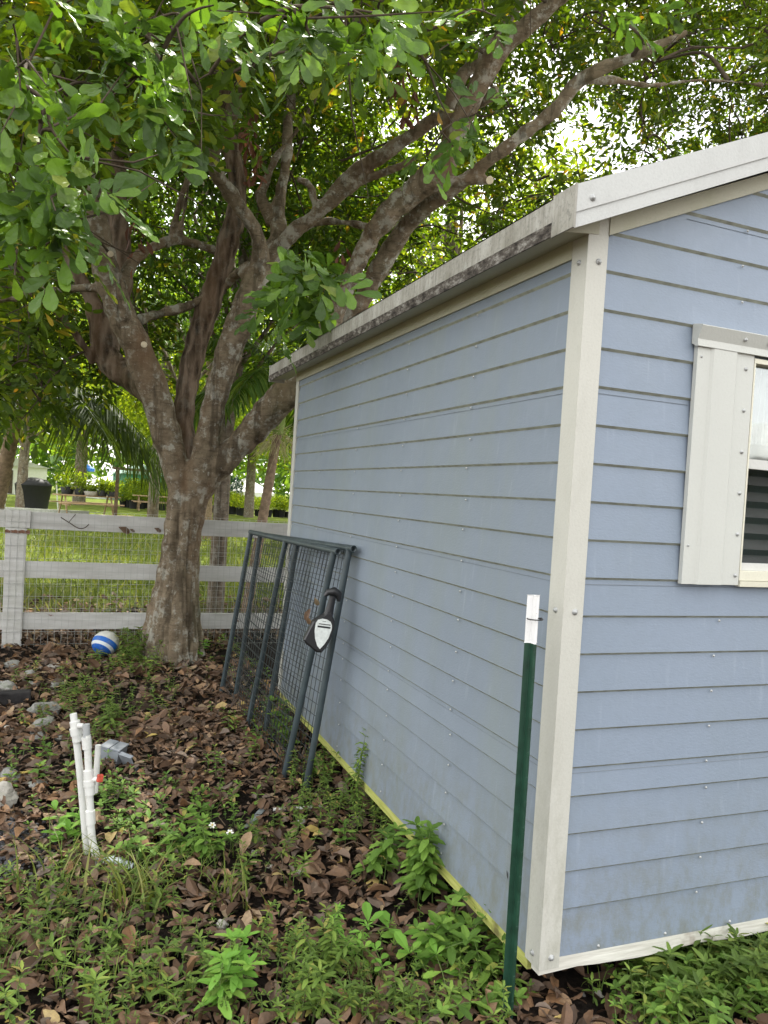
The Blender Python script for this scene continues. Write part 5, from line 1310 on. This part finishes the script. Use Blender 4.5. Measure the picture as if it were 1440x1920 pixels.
bgtree(150, 40, 12, 5.5, 0, 0.34, 8000, M_BRIGHT, 'broad bright green tree behind the picnic table', 6.5, 0.3)
bgtree(290, 24, 8.5, 2.9, 0, 0.22, 7500, M_BRIGHT, 'feathery bright tree left of the big trunk, beyond the lawn', 4.9, 0.16, zlow=2.6)
bgtree(330, 46, 14, 6.0, 0, 0.36, 9000, M_MIDG, 'tall dark green tree far behind the big trunk', 7, 0.3)
bgtree(470, 38, 12, 5.0, 0, 0.32, 9000, M_BRIGHT, 'round sunlit tree behind the palm and nursery pots', 6, 0.22, zlow=2.6)
bgtree(560, 22, 10, 4.0, 0, 0.22, 9000, M_MIDG, 'full green tree partly hidden behind the shed, right of the palm', 5.6, 0.2)
bgtree(820, 15, 9.0, 3.6, 0, 0.16, 12000, M_BRIGHT, 'sunlit tree rising behind the shed roof, left of its corner', 5.5, 0.16)
bgtree(1020, 19, 9.0, 3.4, 0, 0.19, 7000, M_BRIGHT, 'bright tree glimpsed behind the shed roof near its corner', 5.2, 0.16)
bgtree(1420, 20, 11.0, 4.6, 0, 0.16, 13000, M_BRIGHT, 'bright tree above the gable at the right edge', 6.2, 0.16)
bgtree(640, 34, 14, 6.0, 0, 0.3, 10000, M_BRIGHT, 'tallest pale green tree far beyond the shed', 7.5, 0.25)
bgtree(-40, 48, 14, 7.0, 0, 0.4, 9000, M_BRIGHT, 'wide yellow-green tree far off at the left edge', 7, 0.3)
bgtree(347, 13.0, 8.6, 4.0, 0, 0.13, 13000, M_MIDG, 'added high-crowned tree behind the big trunk, placed to shade the lawn', 6.6, 0.10, zlow=4.6)  # added for dappled shade on the lawn, trunk kept behind the main one
bgtree(-90, 13.5, 8.4, 3.6, 0, 0.13, 10000, M_MIDG, 'added high-crowned tree off to the left, placed to shade the lawn', 6.8, 0.12, zlow=4.8)  # second crown added to shade the lawn, its trunk out of view
# distant belt of woodland that reads as one mass
L = Leaves(); N = 26000; xx = rng.uniform(-45, 90, N); P = np.stack([xx, 78 + 7 * rng.normal(0, 1, N), rng.uniform(0, 1, N) ** 0.8 * (11 + 3 * np.sin(xx * 0.21) + 2 * np.sin(xx * 0.57))], 1)
L.add(T1, P, rnd(N), unit(rnd(N, 0.7) + np.array([[0, -0.4, 1.0]])), rng.uniform(0.6, 1.5, N))
tag(L.build('distant_wood', M_MIDG), 'distant belt of green woodland behind the yards', 'woodland', kind='stuff')

def palm(base, top, crown, nfr, flen, r0, lab, mat=M_PALM, droop=1.0, shaft=None, az=None, lw=0.035):
    e = empty('palm_tree', base, label=lab, cat='palm', group='palms beyond the fence')
    base = np.asarray(base, float); top = np.asarray(top, float); m = MB(); n = 60
    pts = [base + (top - base) * i / n + np.array([0, 0, 0]) for i in range(n + 1)]; m.tube(pts, [r0 * (1.0 - 0.25 * i / n) * (1.07 if i % 2 else 0.96) for i in range(n + 1)], 14)
    keep(m.build('trunk', simple('ringed_palm_bark', (0.26, 0.19, 0.13), 0.85, 0.35, 22, 0.1, 0, 0.4) if 'ringed_palm_bark' not in bpy.data.materials else bpy.data.materials['ringed_palm_bark']), e)
    d = unit(top - base)
    if shaft:
        c1 = top + d * shaft; keep(MB().tube([top - d * 0.02, top + d * shaft * 0.3, c1], [r0 * 0.95, r0 * 0.9, r0 * 0.45], 14).build('crownshaft', simple('crownshaft', (0.22, 0.30, 0.07), 0.5, 0.2, 6)), e)
    else: c1 = top
    L = Leaves(); ra = MB(); tl = leaf_t(1, lw * 2, 0.3, 0.35, 0.4, 1)
    for k in range(nfr):
        a_ = (az[k % len(az)] if az else 2.4 * k) + random.uniform(-.15, .15); el = random.uniform(0.1, 1.1) if not az else random.uniform(0.2, 0.7)
        o = np.array([math.cos(a_), math.sin(a_), 0]); P = []
        for i in range(15):
            t = i / 14; P.append(c1 + o * flen * (t * math.cos(el) + 0.1 * t) + np.array([0, 0, flen * (t * math.sin(el) - droop * t * t * (0.6 + 0.4 * math.cos(el)))]))
        P = np.array(P); ra.tube(P, list(np.linspace(0.012, 0.003, 15)), 5, False)
        nl = 46; ts = np.linspace(0.12, 0.99, nl)
        for s in (-1, 1):
            idx = ts * 14; i0 = np.minimum(idx.astype(int), 13); f = (idx - i0)[:, None]; pos = P[i0] * (1 - f) + P[i0 + 1] * f; tg = unit(P[i0 + 1] - P[i0]); sd_ = unit(np.cross(tg, [[0, 0, 1.0]])) * s
            ax = unit(tg * 0.75 + sd_ + np.array([[0, 0, -0.35]]) + rnd(nl, 0.07)); ln = flen * 0.30 * np.sin(np.pi * (0.12 + 0.8 * ts)) + 0.02
            L.add(tl, pos, ax, unit(np.array([[0, 0, 1.0]]) + rnd(nl, 0.2)), ln)
    keep(L.build('fronds', mat), e); keep(ra.build('frond_stems', M_PALM), e); return e, c1
b = gnd(461, 1150); b[2] = 0; dpt = (b - CX) @ CM[2]
pe, pc = palm(b, at(521, 812, dpt), 0, 13, 1.5, 0.062, 'slender ringed palm with green crownshaft seen between trunk and shed', shaft=0.55, droop=0.75)
m = MB()      # pale flower sprays below the crownshaft
for i in range(46):
    a_ = random.uniform(0, 6.28); c = at(521, 812, dpt); e_ = c + np.array([math.cos(a_), math.sin(a_), 0]) * random.uniform(0.15, 0.42) + [0, 0, random.uniform(-0.35, 0.12)]
    m.tube([c, (c + e_) / 2 + rng.normal(0, 0.03, 3) + [0, 0, 0.05], e_], [0.004, 0.003, 0.002], 4, False)
    for _ in range(5): q = e_ + rng.normal(0, 0.05, 3); m.tube([(c + e_) / 2, q], [0.002, 0.0015], 4, False)
keep(m.build('flower_stalks', simple('palm_flower', (0.5, 0.45, 0.25), 0.8)), pe)
palm(np.append(at(-25, 900, 10.5)[:2], 0), at(40, 735, 9.8), 0, 12, 1.9, 0.11, 'palm at the left edge with long drooping fronds coloured darker for shade', droop=0.95, az=[-0.35, 0.0, 0.5, 2.2, 3.4, 4.4, 1.0, -0.9, 0.15], lw=0.026, mat=M_PALM_SHADED)
palm(np.append(at(560, 900, 12)[:2], 0), at(560, 690, 12), 0, 12, 1.9, 0.09, 'palm hidden behind the shed with fronds showing between the limbs', droop=0.7)
palm(np.append(at(395, 900, 20)[:2], 0), at(395, 600, 20), 0, 12, 2.6, 0.12, 'distant palm with fronds showing behind the forked limbs', droop=0.7)

# nursery pots with bushes in a row
M_POT = simple('black_nursery_pot', (0.02, 0.02, 0.022), 0.6); pot_n = 0
def potted(px, d, h, r, lab=None, src=[None]):
    b = at(px, 930, d); b[2] = 0
    if src[0] is None:
        e = empty('potted_shrub', b, label='potted green nursery shrub in the row beyond the lawn', cat='potted shrub', group='row of potted nursery shrubs')
        m = MB().lathe([(0.15, 0.0), (0.19, 0.33), (0.2, 0.34), (0.18, 0.33), (0.17, 0.3), (0, 0.3)], 14); m.build('pot', M_POT, e)
        L = Leaves(); N = 420; v = unit(rnd(N)) * rng.uniform(0.3, 1, (N, 1)) ** 0.5 * np.array([0.36, 0.36, 0.34]) + np.array([0, 0, 0.62]); L.add(T1, v, rnd(N), unit(rnd(N, 0.6) + [[0, 0, 1.0]]), 0.1)
        L.build('leaves', M_BRIGHT, e); src[0] = e
    else:
        e = copy_tree(src[0]); e['label'] = 'potted green nursery shrub in the row beyond the lawn'
    e.location = b; e.rotation_euler[2] = random.uniform(0, 6); s = h / 0.95; e.scale = (s, s, s)
for px in range(232, 560, 11): potted(px + random.uniform(-3, 3), 40 + random.uniform(-1, 1), random.uniform(0.9, 1.2), 0.3)
for px in range(236, 330, 12): potted(px, 44, 1.5, 0.3)
# picnic table
M_PINE = simple('weathered_pine', (0.34, 0.24, 0.15), 0.85, 0.25, 8, 0.15)
def picnic(px, d, w, lab, rot=0.0, bench=True):
    b = at(px, 900, d); b[2] = 0; e = empty('picnic_table', b, (0, 0, rot), label=lab, cat='picnic table', group='picnic tables beyond the fence')
    m = MB()
    for k in range(5): m.box((-w / 2, -0.37 + k * 0.15, 0.70), (w / 2, -0.37 + k * 0.15 + 0.14, 0.74))
    m.build('tabletop', M_PINE, e)
    for s in (-1, 1): MB().box((-w / 2, s * 0.72 - 0.13, 0.42), (w / 2, s * 0.72 + 0.13, 0.46)).build('bench_seat', M_PINE, e)
    for x in (-w * 0.36, w * 0.36):
        for s in (-1, 1): MB().bar((x, s * 0.62, 0), (x, s * 0.2, 0.70), 0.09, 0.04, up=(1, 0, 0)).build('leg', M_PINE, e)
        MB().bar((x + 0.045, -0.82, 0.39), (x + 0.045, 0.82, 0.39), 0.04, 0.09).build('cross_beam', M_PINE, e)
    return e
picnic(165, 29, 2.3, 'weathered picnic table crowded with pots, left of the big trunk', 0.25)
picnic(290, 37, 1.9, 'small far picnic table in shade, just left of the big trunk', 0.0)
def pot_on(px, py, d, r, h, lab, mat=M_POT, leafmat=M_MIDG, n=160, sp=0.3):
    b = at(px, py, d); e = empty('plant_pot', b, label=lab, cat='plant pot', group='pots on the picnic table')
    MB().lathe([(r * 0.75, 0), (r, h), (r * 0.92, h), (r * 0.85, h * 0.8), (0, h * 0.8)], 14).build('pot', mat, e)
    L = Leaves(); v = unit(rnd(n)) * rng.uniform(0.2, 1, (n, 1)) * np.array([sp, sp, sp * 0.8]) + np.array([0, 0, h + sp * 0.6]); L.add(T1, v, rnd(n), unit(rnd(n, 0.6) + [[0, 0, 1.0]]), 0.12); L.build('leaves', leafmat, e)
M_POTG = simple('grey_pot', (0.3, 0.29, 0.26), 0.7)
for px, r, h, sp, lab, mt in ((126, 0.26, 0.28, 0.55, 'wide black pot with a big shrub at the left end of the table', M_POT), (150, 0.22, 0.24, 0.4, 'second black pot from the left on the table', M_POT), (172, 0.30, 0.16, 0.15, 'low grey bowl in the middle of the table', M_POTG), (192, 0.2, 0.22, 0.35, 'black pot right of the grey bowl on the table', M_POT), (210, 0.2, 0.2, 0.3, 'pot at the right end of the table by the wooden post', M_POT)):
    bz = CX[2] + 0; r_ = ray(px, 930); P0 = CX + r_ * (28.8 / 1.0); v_ = (P0[2]); 
    b = at(px, 925, 28.9); b[2] = 0.745; e = empty('plant_pot', b, label=lab, cat='plant pot', group='pots on the picnic table')
    MB().lathe([(r * 0.75, 0), (r, h), (r * 0.92, h), (r * 0.85, h * 0.8), (0, h * 0.8)], 14).build('pot', mt, e)
    L = Leaves(); N = 260; v = unit(rnd(N)) * rng.uniform(0.2, 1, (N, 1)) * np.array([sp, sp, sp * 0.9]) + np.array([0, 0, h + sp * 0.6]); L.add(T1, v, rnd(N), unit(rnd(N, 0.6) + [[0, 0, 1.0]]), 0.15); L.build('leaves', M_BRIGHT, e)
# low timber platform edge behind the fence
b = at(165, 962, 26.5); b[2] = 0
e = empty('wooden_platform', b, (0, 0, 0.25), label='low weathered wooden platform lying on the lawn under the picnic table', cat='platform')
for k in range(12): MB().box((-1.9 , -1.1 + k * 0.19, 0.06), (1.9, -1.1 + k * 0.19 + 0.17, 0.10)).build('plank', M_PINE, e)
for k in (-1.8, 0, 1.8): MB().box((k - 0.05, -1.1, -0.03), (k + 0.05, 1.17, 0.06)).build('bearer', M_DARKWOOD, e)
# wooden frame (gate-like arbour)
b = at(220, 900, 27.5); b[2] = 0
e = empty('garden_arbour', b, label='tall open frame of thin timber posts and a beam beyond the fence', cat='arbour')
d1 = at(220, 900, 27.5) - at(300, 905, 27.5); d1[2] = 0; W_ = V(-d1) * 1.25
for q in (Vector((0, 0, 0)), W_): MB().bar(q + Vector((0, 0, -0.1)), q + Vector((0, 0, 1.75)), 0.12, 0.12, up=(1, 0, 0)).build('post', M_DARKWOOD, e)
MB().bar(Vector((0, 0, 1.80)) - W_ * 0.08, W_ * 1.08 + Vector((0, 0, 1.76)), 0.12, 0.09).build('beam', M_DARKWOOD, e)
# black tub in a pale cage frame, and raised bed edge
b = at(62, 925, 31.5); b[2] = 0
e = empty('black_tub', b, label='big black plastic tub with sloping lid beyond the fence at left', cat='tub')
MB().lathe([(0.58, 0.0), (0.70, 0.95), (0.72, 0.97), (0.50, 1.2), (0.12, 1.28), (0, 1.28)], 20).build('body', M_POT, e)
for s in (-1, 1): MB().bar((s * 0.98, -0.6, 0), (s * 0.86, -0.6, 1.2), 0.06, 0.05).build('prop', M_WHITE, e)
b = at(50, 948, 29); b[2] = 0; e = MB().box((-1.6, -0.05, -0.02), (2.2, 0.05, 0.12)).build('bed_edging', M_WHITE); e.location = b; tag(e, 'pale low edging board lying in grass before the black tub', 'edging board')
# far small buildings and tents
def house(px, d, w, dep, h, rh, wall, roof, lab, rot=0.2, name='shed_building', cat='building'):
    b = at(px, 900, d); b[2] = 0; e = empty(name, b, (0, 0, rot), label=lab, cat=cat)
    MB().box((-w / 2, -dep / 2, -0.05), (w / 2, dep / 2, h)).build('wall', wall, e)
    m = MB(); vs, fs = extr([(-w / 2 - 0.2, h), (w / 2 + 0.2, h), (0, h + rh)], -dep / 2 - 0.2, dep / 2 + 0.2, 'y'); m.add(vs, fs); m.build('roof', roof, e)
    MB().box((-0.35, -dep / 2 - 0.03, 0), (0.35, -dep / 2 - 0.004, min(h * 0.85, 1.9))).build('door', M_DARKWOOD, e)
M_GREENW = simple('green_wall', (0.06, 0.20, 0.13), 0.7); M_GREENR = simple('grey_green_roof', (0.2, 0.3, 0.24), 0.6)
M_TENT = simple('white_canvas', (0.74, 0.74, 0.72), 0.7, 0.05)
house(262, 58, 3.2, 3, 1.9, 0.7, M_GREENW, M_GREENR, 'small green gabled hut far beyond the hedge')
house(232, 60, 6, 5, 0.9, 0.8, M_TENT, M_TENT, 'long low white canopy left of the green hut', 0.4, 'canopy_tent', 'tent')
house(12, 55, 5, 4, 1.9, 0.7, M_TENT, M_ROOF, 'white hut at the far left beyond the palm', 0.1)
def tent(px, d, w, h, lab, mat):
    b = at(px, 900, d); b[2] = 0; e = empty('canopy_tent', b, (0, 0, 0.5), label=lab, cat='tent')
    m = MB(); q = w / 2; m.add([(-q, -q, h), (q, -q, h), (q, q, h), (-q, q, h), (0, 0, h + w * 0.35), (-q, -q, h - .25), (q, -q, h - .25), (q, q, h - .25), (-q, q, h - .25)], [(0, 1, 4), (1, 2, 4), (2, 3, 4), (3, 0, 4), (0, 5, 6, 1), (1, 6, 7, 2), (2, 7, 8, 3), (3, 8, 5, 0)]); m.build('canopy', mat, e)
    for sx_ in (-1, 1):
        for sy_ in (-1, 1): MB().tube([(sx_ * q, sy_ * q, 0), (sx_ * q, sy_ * q, h)], 0.03, 6).build('leg', M_WHITE, e)
tent(462, 44, 2.3, 1.2, 'white peaked canopy behind the nursery pots, left of the palm', M_TENT)
tent(158, 62, 1.1, 2.2, 'small bright blue canopy behind the picnic table', simple('blue_canvas', (0.03, 0.16, 0.5), 0.6))
b = at(436, 930, 41.5); b[2] = 0; e = empty('topiary_pot', b, label='round dark green topiary in a terracotta pot beyond the lawn', cat='potted topiary')
MB().lathe([(0.32, 0.45), (0.42, 1.0), (0.46, 1.02), (0.38, 1.0), (0, 0.95)], 14).build('pot', simple('terracotta', (0.5, 0.2, 0.11), 0.8), e)
MB().box((-0.5, -0.5, 0), (0.5, 0.5, 0.45)).build('plinth', M_DARKWOOD, e)
L = Leaves(); N = 900; v = unit(rnd(N)) * rng.uniform(0.8, 1, (N, 1)) * 0.55 + np.array([0, 0, 1.45]); L.add(T1, v, rnd(N), unit(v - [0, 0, 1.45]), 0.12); L.build('leaves', simple('dark_topiary', (0.03, 0.09, 0.05), 0.7), e)
# broken leafless vine on the top rail
r = ray(140, 985); c = CX + r * ((5.005 - CX[1]) / r[1]); m = MB()
def onf(px, py): r_ = ray(px, py); return CX + r_ * ((5.008 - CX[1]) / r_[1])
m.tube(catmull([onf(114, 970), onf(130, 980), onf(146, 990), onf(158, 990), onf(167, 983)], 4), 0.004, 6); m.tube([onf(129, 979), onf(136, 971), onf(142, 964)], 0.003, 6)
tag(m.build('dry_vine', M_TWIG), 'thin forked dry vine twisted in the wire on the top rail', 'vine')

# neighbour's house behind the camera: it is what the upper window pane reflects
e = empty('neighbour_house', (12.6, -12.5, 0), (0, 0, R(48)), label='low pale green house with white corrugated roof, seen only as the reflection in the window', cat='house')
MB().box((-5, -3, -0.1), (5, 3, 2.5)).build('wall', simple('pale_green_wall', (0.26, 0.34, 0.31), 0.7), e)
m = MB(); k_ = 60
for sgn in (-1, 1):
    for i in range(k_):
        x0 = -5.4 + 10.8 * i / k_; x1 = x0 + 10.8 / k_; h0, h1 = (0.0, 0.05) if i % 2 else (0.05, 0.0)
        q = [(x0, sgn * 3.5, 2.55 + h0), (x1, sgn * 3.5, 2.55 + h1), (x1, 0, 3.6 + h1), (x0, 0, 3.6 + h0)]; m.add(q, [(0, 1, 2, 3)])
m.build('roof', simple('white_corrugated_roof', (0.62, 0.62, 0.60), 0.6), e)
MB().box((-5.3, -3.62, 2.36), (5.3, -3.52, 2.56)).build('gutter', M_WHITE, e); MB().box((-5.3, 3.52, 2.36), (5.3, 3.62, 2.56)).build('gutter', M_WHITE, e)
for x in (-3, 0, 3):
    w_ = MB().box((x - 0.6, 3.0, 0.9), (x + 0.6, 3.05, 2.0)).build('window', M_WHITE, e); MB().box((x - 0.52, 3.052, 0.98), (x + 0.52, 3.06, 1.92)).build('pane', M_INT, w_)
MB().box((4.0, 3.0, 0), (4.8, 3.06, 2.0)).build('door', M_WHITE, e)
